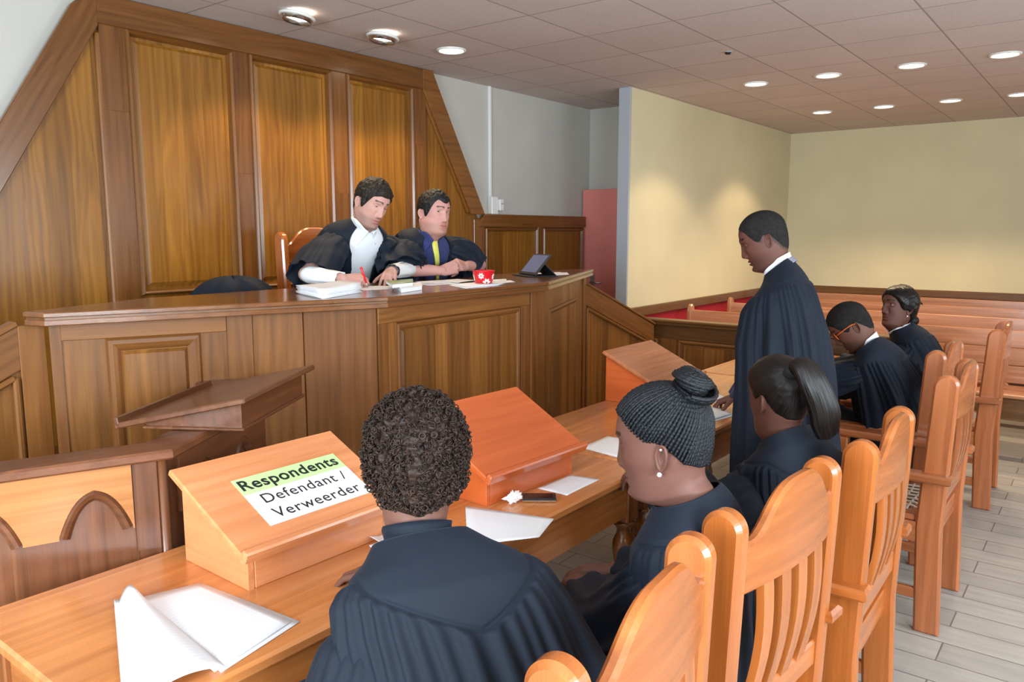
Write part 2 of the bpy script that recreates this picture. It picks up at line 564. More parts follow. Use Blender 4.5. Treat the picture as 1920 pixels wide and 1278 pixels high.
# salmon door leaf standing open against the recess
door = struct('door_1', MB().box((6.67, 3.86, 1.03), (.042, .80, 2.06), b=.003), M['door'])
h = MB()
h.box((6.643, 4.13, 1.15), (.012, .05, .17), b=.003)
h.tube([(6.64, 4.13, 1.15), (6.60, 4.13, 1.15), (6.592, 4.12, 1.15), (6.592, 4.0, 1.15)], .009, n=8)
h.build('door_handle', M['chrome'], door)

# ------------------------------------------------------------------ ceiling downlights
GLOW = NT('lamp_glow').set(color=(1, 1, 1, 1), ecol=(1.0, .9, .76, 1), estr=9.0).m
WARM = (1.0, .76, .48)


def downlight(x, y, label, group, tilt=0.0, power=26, open_=False):
    t = thing('downlight', label, 'ceiling light', (x, y, CEIL), 0, group)
    r = MB()
    prof = [(.082, .012), (.100, .0), (.100, -.006), (.092, -.012), (.082, -.008), (.078, .012)]
    T = Matrix.Rotation(tilt, 4, Vector((.6, .8, 0))) if tilt else None
    if tilt:
        T = Matrix.Translation((0, 0, -.022)) @ T
    n = 28
    rings = [[(a * math.cos(2 * pi * j / n), a * math.sin(2 * pi * j / n), z) for j in range(n)] for a, z in prof]
    r.loft(rings + [rings[0]], caps=False, M=T)
    r.build('trim_ring', M['white_plastic'], t, local=True)
    if open_:
        c = MB()
        c.lathe([(.078, .012), (.076, -.03), (.079, -.03), (.081, .012)], n=28, caps=False, M=T)
        c.build('reflector', M['chrome'], t, local=True)
    g = MB()
    g.lathe([(.0795, -.004), (.0795, .004)] if not open_ else [(.07, -.006), (.07, .002)], n=28, M=T, smooth=False)
    g.build('lamp_glass', GLOW, t, local=True)
    l = bpy.data.lights.new('lamp_light', 'SPOT')
    l.energy = power; l.color = WARM; l.spot_size = math.radians(114); l.spot_blend = .35; l.shadow_soft_size = .06
    lo = bpy.data.objects.new('lamp_light', l); COL.objects.link(lo)
    lo.parent = t; lo.location = (0, 0, -.06)
    return t


G1 = 'downlights above the judges'
G2 = 'downlights over the public benches'
downlight(2.84, 3.70, 'tilted downlight with hanging trim near the top left wood panel', G1, .16, 30, True)
downlight(3.45, 3.67, 'downlight with bare silver reflector, between two others over the bench', G1, .12, 30, True)
downlight(4.04, 3.64, 'flush bright downlight nearest the top right corner of the wood panelling', G1, 0, 30)
rows = [('first', 6.45, (2.47, 1.90, 1.31, .73)), ('second', 8.36, (2.50, 1.92, 1.35, .81))]
word = ('nearest the partition', 'second from the partition', 'third from the partition', 'fourth from the partition')
for rn, x, ys in rows:
    for i, y in enumerate(ys):
        downlight(x, y, 'round downlight %s, in the ceiling row %s' % (word[i], 'nearer the judges' if rn == 'first' else 'by the far wall'), G2, 0, 46)

# small dark fitting on the ceiling
t = thing('ceiling_sensor', 'small dark sensor stub on a ceiling tile', 'sensor', (5.22, 2.2, CEIL))
MB().lathe([(.022, 0), (.022, -.008), (.014, -.018)], n=14).build('cap', M['black_plastic'], t, local=True)
MB().lathe([(.03, -.001), (.03, -.004)], n=14).build('base', M['grey_post'], t, local=True)

# white cable duct with its socket box
t = thing('cable_duct', 'white vertical cable duct on the pale wall beside the panelling', 'cable duct', (5.205, 4.27, 1.80))
MB().box((5.205, 4.268, 2.375), (.028, .024, .95), b=.004).build('duct', M['white_plastic'], t)
t = thing('socket_box', 'white switch box at the foot of the cable duct', 'switch box', (5.25, 4.27, 1.79))
MB().box((5.23, 4.255, 1.87), (.085, .05, .15), b=.006).build('box', M['white_plastic'], t)
MB().box((5.30, 4.245, 1.875), (.055, .07, .10), b=.006).build('switch', M['white_plastic'], t)
MB().box((5.30, 4.208, 1.885), (.03, .004, .012), b=.001).build('label_strip', M['grey_post'], t)


# ------------------------------------------------------------------ joinery helpers
def panel_frame(mb, Fm, x0, x1, z0, z1, w=.03, d=.016, y0=0.0):
    """mitred half-round moulding around a panel, in the local plane of frame Fm"""
    prof = [(0, 0), (w * .18, d * .75), (w * .45, d), (w * .75, d * .7), (w, 0)]
    for (a, b_, nrm) in (((x0, z0), (x1, z0), (0, 1)), ((x1, z0), (x1, z1), (-1, 0)), ((x1, z1), (x0, z1), (0, -1)), ((x0, z1), (x0, z0), (1, 0))):
        rings = []
        dx, dz = b_[0] - a[0], b_[1] - a[1]
        L = math.hypot(dx, dz); dx /= L; dz /= L
        for s, e in ((0, a), (1, b_)):
            ring = []
            for o, hgt in prof:
                sh = o if s == 0 else -o
                ring.append((e[0] + dx * sh + nrm[0] * o, e[1] + dz * sh + nrm[1] * o, y0 + hgt))
            rings.append(ring)
        mb.loft(rings, closed=True, caps=True, smooth=False, M=Fm, axis=0 if abs(dx) > .5 else 1, tone=.5)


def raised(mb, Fm, x0, x1, z0, z1, d=.012, bev=.02, axis=1, y0=0.0):
    rings = [[(x0, z0, y0), (x1, z0, y0), (x1, z1, y0), (x0, z1, y0)],
             [(x0 + bev, z0 + bev, y0 + d), (x1 - bev, z0 + bev, y0 + d), (x1 - bev, z1 - bev, y0 + d), (x0 + bev, z1 - bev, y0 + d)]]
    mb.loft(rings, caps=True, smooth=False, M=Fm, order=(1, 0, 2) if axis == 1 else (0, 1, 2))


# ------------------------------------------------------------------ wood panelling behind the judges
t = thing('wall_panelling', 'tall tapering wood panelling behind the judges, with moulded panels', 'wood panelling', (3.2, 4.27, 0))
F = frame((0, 4.28, 0), (1, 0, 0))
body = MB()
body.prism([(-.4, .05), (6.62, .05), (6.62, 1.76), (5.0, 1.76), (4.40, 2.82), (2.0, 2.82), (1.37, 1.76), (-.4, 1.76)], 0, .05, M=F, order=(1, 0, 2))
body.build('infill_boards', M['panel'], t)
rails = [('top_rail', [(1.955, 2.70), (4.52, 2.70), (4.45, 2.847), (1.955, 2.847)], 0),
         ('sloped_rail', [(1.955, 2.847), (1.865, 2.847 - .08), (.93, 1.19), (1.10, 1.19), (1.99, 2.69), (1.99, 2.847)], None),
         ('sloped_rail', [(4.45, 2.847), (5.06, 1.79), (4.885, 1.79), (4.345, 2.70), (4.345, 2.847)], None),
         ('wainscot_rail', [(4.98, 1.69), (6.62, 1.69), (6.62, 1.795), (5.055, 1.795)], 0)]
for nm, poly, ax in rails:
    mb = MB()
    if ax is None:
        a = math.atan2(poly[2][1] - poly[1][1], poly[2][0] - poly[1][0])
        c, s = math.cos(a), math.sin(a)
        loc = [(x * c + z * s, -x * s + z * c) for x, z in poly]
        R = F @ Matrix.Rotation(a, 4, 'Z')
        mb.prism(loc, .05, .082, M=R, b=.004, order=(0, 1, 2))
    else:
        mb.prism(poly, .05, .080, M=F, b=.004, order=(0, 1, 2))
    mb.build(nm, M['panel_solid'], t)
for x0, x1 in ((1.995, 2.125), (2.755, 2.86), (3.48, 3.61), (4.235, 4.375)):
    mb = MB()
    z = .1
    for seg in (rnd.uniform(1.2, 1.5), rnd.uniform(1.9, 2.3), 2.70):
        mb.box(((x0 + x1) / 2, 4.222, (z + seg) / 2), (x1 - x0, .028, seg - z), b=.001)
        z = seg
    mb.build('stile', M['panel_solid'], t)
for x0, x1 in ((2.122, 2.757), (2.858, 3.482), (3.608, 4.238)):
    mb = MB()
    panel_frame(mb, F, x0, x1, 1.30, 2.703, .034, .045, .05)
    mb.build('panel_moulding', M['panel_solid'], t)
    mb = MB()
    raised(mb, F, x0 + .05, x1 - .05, 1.35, 2.655, .012, .02, y0=.048)
    mb.build('raised_panel', M['panel'], t)
for a, b_ in (((1.08, 1.18), (1.975, 2.685)), ((1.99, 1.2), (1.99, 2.66)), ((4.36, 2.66), (4.865, 1.80)), ((4.372, 1.3), (4.372, 2.66))):
    mb = MB()
    mb.beam(F @ Vector((a[0], a[1], .055)), F @ Vector((b_[0], b_[1], .055)), .03, .025, up=(0, -1, 0), b=.009)
    mb.build('slope_moulding', M['panel_solid'], t)
for x0, x1 in ((5.07, 5.82), (5.905, 6.60)):
    mb = MB(); panel_frame(mb, F, x0, x1, .7, 1.685, .034, .03, .05); mb.build('panel_moulding', M['panel_solid'], t)
MB().box((4.99, 4.22, 1.0), (.13, .03, 1.5), b=.003).build('stile', M['panel_solid'], t)
MB().box((5.863, 4.22, 1.2), (.085, .03, 1.0), b=.003).build('stile', M['panel_solid'], t)
# ------------------------------------------------------------------ raised platform and judges' bench
struct('floor_platform', MB().box((3.0, 3.72, .28), (3.9, 1.1, .56), b=.005), M['dark_trim'])
t = thing('judges_bench', 'long faceted wooden judges bench with panelled front', 'judges bench', (3.0, 2.8, 0))
A, B_, P1, P2, P3 = (1.085, 2.98), (1.115, 2.89), (2.295, 2.445), (3.53, 2.475), (4.95, 3.07)
top = [A, B_, P1, P2, P3, (4.86, 3.20), (1.62, 3.20)]
MB().prism(top, 1.3555, 1.375, b=.004, order=(0, 1, 2)).build('countertop', M['bench_top'], t)
low = inset(top[::1], .006)
MB().prism(low, 1.3475, 1.3565, order=(0, 1, 2)).build('groove_strip', M['dark_trim'], t)
MB().prism(inset(top, .002), 1.327, 1.348, b=.003, order=(0, 1, 2)).build('countertop_underlayer', M['bench_top'], t)
# front facets
FP = [Vector((1.165, 2.985, 0)), Vector((2.30, 2.515, 0)), Vector((3.555, 2.545, 0)), Vector((4.87, 3.095, 0))]


def facet(a, b_):
    d = (b_ - a); L = d.length
    return frame(a, d), L


HF = 1.327
F1, L1 = facet(FP[0], FP[1]); F2, L2 = facet(FP[1], FP[2]); F3, L3 = facet(FP[2], FP[3])
for Fm, L in ((F1, L1), (F2, L2), (F3, L3)):
    mb = MB(); mb.prism([(0, 0), (L, 0), (L, HF), (0, HF)], -.04, 0, M=Fm, order=(1, 0, 2)); mb.build('front_boards', M['bench'], t)
# left facet: posts, moulded panel, pilaster
mb = MB(); mb.prism([(.0, 0), (.035, 0), (.035, HF), (.0, HF)], 0, .008, M=F1, order=(1, 0, 2)); mb.build('edge_strip', M['bench_solid'], t)
mb = MB(); mb.prism([(.035, 1.262), (.60, 1.262), (.60, HF), (.035, HF)], 0, .010, M=F1, b=.002, order=(0, 1, 2)); mb.build('top_rail', M['bench_solid'], t)
mb = MB(); panel_frame(mb, F1, .175, .505, .25, 1.262, .05, .012); mb.build('panel_moulding', M['bench_solid'], t)
mb = MB(); raised(mb, F1, .225, .455, .30, 1.21, .010, .012); mb.build('raised_panel', M['bench'], t)
for x0, x1, d in ((.60, .70, .006), (.70, .90, .010), (.902, 1.215, .016)):
    mb = MB(); mb.prism([(x0, 0), (x1, 0), (x1, HF), (x0, HF)], 0, d, M=F1, b=.002, order=(1, 0, 2)); mb.build('pilaster', M['bench_solid'], t)
# centre facet
mb = MB(); mb.prism([(-.012, 1.252), (1.125, 1.252), (1.125, HF), (-.012, HF)], 0, .014, M=F2, b=.003, order=(0, 1, 2)); mb.build('top_rail', M['bench_solid'], t)
for x0, x1 in ((-.012, .05), (.05, .10), (1.05, 1.125)):
    mb = MB(); mb.prism([(x0, 0), (x1, 0), (x1, 1.252), (x0, 1.252)], 0, .012, M=F2, b=.001, order=(1, 0, 2)); mb.build('stile', M['bench_solid'], t)
mb = MB(); panel_frame(mb, F2, .10, 1.05, .25, 1.25, .035, .012); mb.build('panel_moulding', M['bench_solid'], t)
mb = MB(); raised(mb, F2, .135, 1.015, .3, 1.215, .008, .012); mb.build('raised_panel', M['bench'], t)
mb = MB(); mb.prism([(1.13, 0), (L2 + .004, 0), (L2 + .004, HF), (1.13, HF)], 0, .022, M=F2, b=.002, order=(1, 0, 2)); mb.build('pilaster', M['bench_solid'], t)
# right facet
mb = MB(); panel_frame(mb, F3, .2, L3 - .35, .3, 1.2, .035, .012); mb.build('panel_moulding', M['bench_solid'], t)
mb = MB(); mb.prism([(L3 - .1, 0), (L3, 0), (L3, HF), (L3 - .1, HF)], 0, .014, M=F3, b=.002, order=(1, 0, 2)); mb.build('stile', M['bench_solid'], t)

# stair side panels that run down from both ends of the bench
def ramp(label, x0, x1, z0, z1, y, flat):
    t = thing('stair_side_panel', label, 'stair panel', ((x0 + x1) / 2, y, 0))
    Fm = frame((0, y, 0), (1, 0, 0))
    s = 1 if x1 > x0 else -1
    poly = [(x0, 0), (x1, 0), (x1, z1), (x0 + s * flat, z0), (x0, z0)]
    MB().prism(poly, -.03, 0, M=Fm, order=(1, 0, 2)).build('boards', M['bench'], t)
    d = Vector((x1 - x0 - s * flat, z1 - z0)).normalized(); nrm = Vector((-d.y, d.x)) * (1 if s > 0 else -1)
    a = Vector((x0 + s * flat, z0)); b_ = Vector((x1, z1))
    def P(v, o): return (v.x - nrm.x * o, v.y - nrm.y * o)
    R = math.atan2(d.y, d.x)
    c, sn = math.cos(R), math.sin(R)
    q = [(a.x, a.y), (b_.x, b_.y), (b_.x, b_.y - .155), (a.x, a.y - .155)]
    MB().prism([(x * c + z * sn, -x * sn + z * c) for x, z in q], 0, .014, M=Fm @ Matrix.Rotation(R, 4, 'Z'), b=.003, order=(0, 1, 2)).build('sloped_rail', M['bench_solid'], t)
    cap = MB().beam((a.x - s * .0, y + .012, a.y + .008), (b_.x + s * .02, y + .012, b_.y + .008), .062, .018, up=(0, 0, 1))
    cap.build('cap_rail', M['bench_solid'], t)
    xs = sorted((x0, x0 + s * flat + s * .002))
    if flat > .03:
        MB().prism([(xs[0], 0), (xs[1], 0), (xs[1], z0), (xs[0], z0)], 0, .016, M=Fm, b=.002, order=(1, 0, 2)).build('post', M['bench_solid'], t)
    xe = sorted((x1, x1 - s * .15))
    MB().prism([(xe[0], 0), (xe[1], 0), (xe[1], z1 - .1), (xe[0], z1 - .1)], 0, .013, M=Fm, b=.002, order=(1, 0, 2)).build('stile', M['bench_solid'], t)
    m = MB()
    e0 = (x0 + s * (flat + .02), z0 - .18); e1 = (x1 - s * .16, z1 - .155 + .16 * abs(d.y / d.x) - .02)
    m.beam(Fm @ Vector((e0[0], e0[1], .008)), Fm @ Vector((e1[0], e1[1], .008)), .022, .03, up=(0, -1, 0), b=.008)
    m.beam(Fm @ Vector((e1[0], e1[1], .008)), Fm @ Vector((e1[0], .3, .008)), .022, .03, up=(0, -1, 0), b=.008)
    m.beam(Fm @ Vector((e0[0], e0[1], .008)), Fm @ Vector((e0[0], .3, .008)), .022, .03, up=(0, -1, 0), b=.008)
    m.build('panel_moulding', M['bench_solid'], t)


ramp('sloping wooden stair side panel at the right end of the bench', 4.88, 5.97, 1.265, .86, 3.10, .0)
ramp('sloping wooden stair side panel at the left end of the bench', 1.16, -.2, 1.325, .70, 3.02, .085)

# ------------------------------------------------------------------ low panelled bar in front of the pews
t = thing('bar_rail', 'low panelled wooden bar in front of the public pews', 'bar', (6.1, 2.5, 0))
Fm = frame((6.07, 3.33, 0), (0, -1, 0))
MB().prism([(0, 0), (2.28, 0), (2.28, .87), (0, .87)], -.05, 0, M=Fm, order=(1, 0, 2)).build('boards', M['bench'], t)
MB().box((6.095, 2.185, .893), (.13, 2.31, .022), b=.006).build('cap_rail', M['dark_trim'], t)
MB().box((6.07, 2.19, .868), (.07, 2.29, .03), b=.012).build('cove_moulding', M['dark_trim'], t)
MB().prism([(0, .74), (2.28, .74), (2.28, .855), (0, .855)], 0, .012, M=Fm, b=.002, order=(0, 1, 2)).build('top_rail', M['dark_trim'], t)
for x0, x1 in ((.02, .24), (.42, 1.62)):
    mb = MB(); panel_frame(mb, Fm, x0, x1, .2, .74, .04, .02); mb.build('panel_moulding', M['bench_solid'], t)
mb = MB(); raised(mb, Fm, .47, 1.57, .25, .69, .01, .01); mb.build('raised_panel', M['bench'], t)
MB().prism([(.25, 0), (.41, 0), (.41, .74), (.25, .74)], 0, .012, M=Fm, b=.002, order=(1, 0, 2)).build('stile', M['bench_solid'], t)

# ------------------------------------------------------------------ witness stand
t = thing('witness_stand', 'brown witness stand with pointed arches and a broad top rail', 'witness stand', (1.2, 2.6, 0))
KS = .905


def zs(z):
    return 1.65 - (1.65 - z) * KS


W0, W1 = Vector((.30, 2.62, 0)) * KS, Vector((1.198, 2.29, 0)) * KS
W2 = Vector((1.80, 2.665, 0)) * KS
ZR = zs(.955)
Fa, La = facet(W0, W1)
MB().prism([(0, 0), (La, 0), (La, ZR), (0, ZR)], -.05, 0, M=Fa, order=(1, 0, 2)).build('front_boards', M['witness'], t)
Fb, Lb = facet(W1, W2)
MB().prism([(0, 0), (Lb, 0), (Lb, ZR), (0, ZR)], -.05, 0, M=Fb, order=(1, 0, 2)).build('side_boards', M['witness'], t)


def arch_pts(cx, w, zt, zsp, n=14):
    """pointed arch outline from left springing to right springing"""
    out = []
    for i in range(2 * n + 1):
        u = i / n - 1.0
        a = abs(u)
        out.append((cx + u * w, zt - (zt - zsp) * (.22 * a + .78 * a ** 2.6)))
    return out


def arch_board(Fm, x0, x1, zt, zb, arches, mat, nm):
    poly = [(x0, zt), (x0, zb)]
    for cx, w, at, as_ in sorted(arches):
        poly += [(cx - w, zb)] + [(x, max(z, zb)) for x, z in arch_pts(cx, w, at, as_)] + [(cx + w, zb)]
    poly += [(x1, zb), (x1, zt)]
    clean = [poly[0]]
    for p in poly[1:]:
        if (Vector(p) - Vector(clean[-1])).length > 1e-4:
            clean.append(p)
    MB().prism(clean, 0, .012, M=Fm, order=(0, 1, 2)).build(nm, mat, t)


def arch_rim(Fm, cx, w, at, as_):
    """broad flat moulding that follows the arch"""
    o = arch_pts(cx, w, at, as_); i_ = arch_pts(cx, w - .026, at - .030, as_ - .012)
    rings = [[Fm @ Vector((a[0], a[1], .010)), Fm @ Vector((a[0] * .72 + b_[0] * .28, a[1] * .72 + b_[1] * .28, .019)),
              Fm @ Vector((a[0] * .35 + b_[0] * .65, a[1] * .35 + b_[1] * .65, .015)), Fm @ Vector((b_[0], b_[1], .004)), Fm @ Vector((b_[0], b_[1], -.002)), Fm @ Vector((a[0], a[1], -.002))] for a, b_ in zip(o, i_)]
    mb = MB(); mb.loft(rings, smooth=False); mb.build('arch_moulding', M['witness'], t)


arch1 = [(La - .203 * KS, .098 * KS, zs(.889), zs(.762)), (La - .49 * KS, .098 * KS, zs(.889), zs(.762))]
arch_board(Fa, 0, La - .10 * KS, ZR - .002, zs(.752), arch1, M['witness_pale'], 'arched_board')
for q in arch1:
    arch_rim(Fa, *q)
MB().prism([(La - .088, 0), (La - .025, 0), (La - .025, ZR - .002), (La - .088, ZR - .002)], 0, .014, M=Fa, b=.002, order=(1, 0, 2)).build('corner_post', M['witness'], t)
MB().tube([Fa @ Vector((La - .012, 0, .0)), Fa @ Vector((La - .012, ZR - .002, .0))], .015, n=10).build('corner_bead', M['witness'], t)
arch2 = [(.20, .08, zs(.89), zs(.78)), (.46, .08, zs(.89), zs(.78))]
arch_board(Fb, .05, Lb, ZR - .002, zs(.76), arch2, M['witness'], 'arched_board')
for q in arch2:
    arch_rim(Fb, *q)
o1 = Fa.to_3x3() @ Vector((0, 0, 1)); o2 = Fb.to_3x3() @ Vector((0, 0, 1))
mit = (o1 + o2).normalized() / max(.5, (o1 + o2).normalized().dot(o1))
rp = [W0 + o1 * .032, W1 + mit * .032, W2 + o2 * .032, W2 - o2 * .09, W1 - mit * .09, W0 - o1 * .09]
ZT = zs(.987)
MB().prism([(p.x, p.y) for p in rp], ZR, ZT, b=.006, order=(0, 1, 2)).build('top_rail', M['witness'], t)
# board that ties the stand to the bench
MB().prism([(1.60, 2.80), (1.715, 2.75), (1.735, 2.685), (1.60, 2.70)], 1.05, 1.072, b=.004, order=(1, 0, 2)).build('shelf_board', M['witness'], t)

# sloped book rest standing on the witness stand
t = thing('lectern', 'dark brown sloped book rest standing on the witness stand rail', 'lectern', (1.42, 2.28, ZT))
ax = Vector((.85, .53, 0)).normalized(); bx = Vector((-ax.y, ax.x, 0))
Fl = Matrix.Translation((1.46 * KS, 2.275 * KS, ZT + .0005)) @ Matrix((ax, bx, Vector((0, 0, 1)))).transposed().to_4x4() @ Matrix.Scale(KS, 4)
box = MB()
Wd, Dp = .55, .34
vs = [(0, 0, 0), (Wd, 0, 0), (Wd, Dp, 0), (0, Dp, 0), (0, 0, .092), (Wd, 0, .092), (Wd, Dp, .022), (0, Dp, .022)]
box.add(vs, [[3, 2, 1, 0], [4, 5, 6, 7], [0, 1, 5, 4], [1, 2, 6, 5], [2, 3, 7, 6], [3, 0, 4, 7]], M=Fl)
box.build('box', M['witness'], t)
MB().box((Wd / 2, Dp / 2, .006), (Wd + .02, Dp + .02, .012), b=.004, M=Fl).build('base_board', M['witness'], t)
sl = math.atan2(.098, .46)
Tp = Fl @ Matrix.Translation((-.045, -.03, .103)) @ Matrix.Rotation(-sl, 4, 'X')
MB().box((.33, .23, .009), (.66, .47, .02), b=.004, M=Tp, axis=0).build('sloped_top', M['witness'], t)
MB().box((.33, .455, .024), (.66, .016, .03), b=.003, M=Tp, axis=0).build('ledge', M['witness'], t)
# ------------------------------------------------------------------ counsel tables
def table(label, x0, x1, y0, y1, top_m, group):
    t = thing('counsel_table', label, 'table', ((x0 + x1) / 2, (y0 + y1) / 2, 0), 0, group)
    H = .76
    L = x1 - x0
    MB().box(((x0 + x1) / 2, (y0 + y1) / 2, H - .016), (L, y1 - y0, .032), b=.007).build('tabletop', top_m, t)
    for y in (y0 + .035, y1 - .035):
        MB().box(((x0 + x1) / 2, y, H - .102), (L - .2, .024, .14), b=.003).build('apron', M['pine_solid'], t)
    for x in (x0 + .06, x1 - .06):
        MB().box((x, (y0 + y1) / 2, H - .102), (.024, y1 - y0 - .16, .14), b=.003).build('apron', M['pine_solid'], t)
    for x in (x0 + .075, x1 - .075):
        for y in (y0 + .055, y1 - .055):
            m = MB()
            m.box((x, y, H - .115), (.082, .082, .165), b=.004)
            prof = [(.030, .562), (.039, .555), (.041, .545), (.032, .535), (.026, .52), (.03, .505), (.041, .48), (.044, .45), (.036, .40), (.03, .3), (.032, .2),
                    (.027, .12), (.036, .09), (.036, .075), (.024, .06), (.026, .03), (.02, .002)]
            m.lathe(prof[::-1], n=18, M=Matrix.Translation((x, y, 0)))
            m.build('leg', M['table_dark'], t)
    return t


GT = 'counsel tables in a row'
table('near pine table under the Respondents lectern, with turned legs', .575, 2.595, 1.355, 2.055, M['pine'], GT)
table('middle pine table the standing man in a black robe leans on', 2.605, 4.63, 1.38, 2.10, M['pine'], GT)
table('far pine table in front of the man with orange glasses', 4.64, 5.85, 1.38, 2.08, M['pine'], GT)


# ------------------------------------------------------------------ desktop lecterns
def lectern(label, x, y, rz, top_m, box_m, hb=.25, hf=.11):
    t = thing('desk_lectern', label, 'lectern', (x, y, .76), rz, 'sloped lecterns on the tables')
    w, d = .47, .30
    vs = [(-w / 2, 0, 0), (w / 2, 0, 0), (w / 2, d, 0), (-w / 2, d, 0), (-w / 2, 0, hf), (w / 2, 0, hf), (w / 2, d, hb), (-w / 2, d, hb)]
    b = MB()
    th = .02
    for sx in (-1, 1):
        xx = sx * (w / 2 - th / 2)
        F_ = Matrix.Translation((xx, 0, 0)) @ Matrix(((0, 0, 1, 0), (1, 0, 0, 0), (0, 1, 0, 0), (0, 0, 0, 1)))
        MB().prism([(0, 0), (d, 0), (d, hb), (0, hf)], -th / 2, th / 2, M=F_, b=.002, order=(0, 1, 2)).build('side_panel', box_m, t, local=True)
    MB().box((0, th / 2 - .001, hf / 2), (w - 2 * th - .001, th, hf), b=.002).build('front_panel', box_m, t, local=True)
    MB().box((0, d - th / 2, hb / 2), (w - 2 * th - .001, th, hb - .004), b=.002).build('rear_panel', box_m, t, local=True)
    sl = math.atan2(hb - hf, d)
    T = Matrix.Translation((0, 0, hf)) @ Matrix.Rotation(sl, 4, 'X')
    ls = math.hypot(d, hb - hf)
    MB().box((0, ls / 2 - .008, .010), (.535, ls + .035, .019), b=.004, M=T, axis=0).build('sloped_top', top_m, t, local=True)
    MB().box((0, -.031, .016), (.537, .022, .036), b=.005, M=T, axis=0).build('ledge', top_m, t, local=True)
    return t, T, ls


lec1, T1, LS1 = lectern('pale pine lectern carrying the Respondents sign', 1.288, 1.645, math.radians(-1), M['pine_pale'], M['pine_pale'], .242, .105)
lectern('reddish orange lectern without a sign, behind the curly haired head', 2.118, 1.552, math.radians(-3), M['orange'], M['orange'], .265, .105)
lectern('rosy brown lectern farthest along the tables, beside the bar', 3.76, 1.80, math.radians(0), M['rosy'], M['orange'], .25, .11)

# sign on the first lectern
s = thing('sign', 'green and white Respondents sign lying on the pine lectern', 'sign', (1.288, 1.645, .76), math.radians(-1))
Zs = .0205
cx, cw = .025, .345
y_lo, y_mid, y_hi = .035, .165, .232
MB().box((cx, (y_lo + y_mid) / 2, Zs), (cw, y_mid - y_lo, .0012), b=.0003, M=T1).build('white_card', M['paper'], s, local=True)
MB().box((cx, (y_mid + y_hi) / 2 + .0005, Zs), (cw, y_hi - y_mid - .001, .0012), b=.0003, M=T1).build('green_card', M['green_card'], s, local=True)


def text_mesh(name, body, size, Mtx, parent, mat, bold=0.0, align='CENTER', space=1.0):
    cu = bpy.data.curves.new(name, 'FONT')
    cu.body = body; cu.size = size; cu.align_x = align; cu.align_y = 'CENTER'
    cu.extrude = .0004; cu.offset = bold; cu.space_character = space
    o = bpy.data.objects.new(name, cu)
    COL.objects.link(o)
    bpy.context.view_layer.update()
    me = bpy.data.meshes.new_from_object(o.evaluated_get(bpy.context.evaluated_depsgraph_get()))
    bpy.data.objects.remove(o)
    me.transform(Mtx)
    me.materials.clear(); me.materials.append(mat)
    ob = bpy.data.objects.new(name, me)
    COL.objects.link(ob); ob.parent = parent
    return ob


def on1(x, y, z=.0214):
    return T1 @ Matrix.Translation((x, y, z))


text_mesh('lettering', 'Respondents', .058, on1(cx - .003, .199), s, M['ink'], .0011, space=1.08)
text_mesh('lettering', 'Defendant /', .053, on1(cx + .002, .132), s, M['ink'], .0, space=1.1)
text_mesh('lettering', 'Verweerder', .053, on1(cx + .004, .070), s, M['ink'], .0, space=1.1)


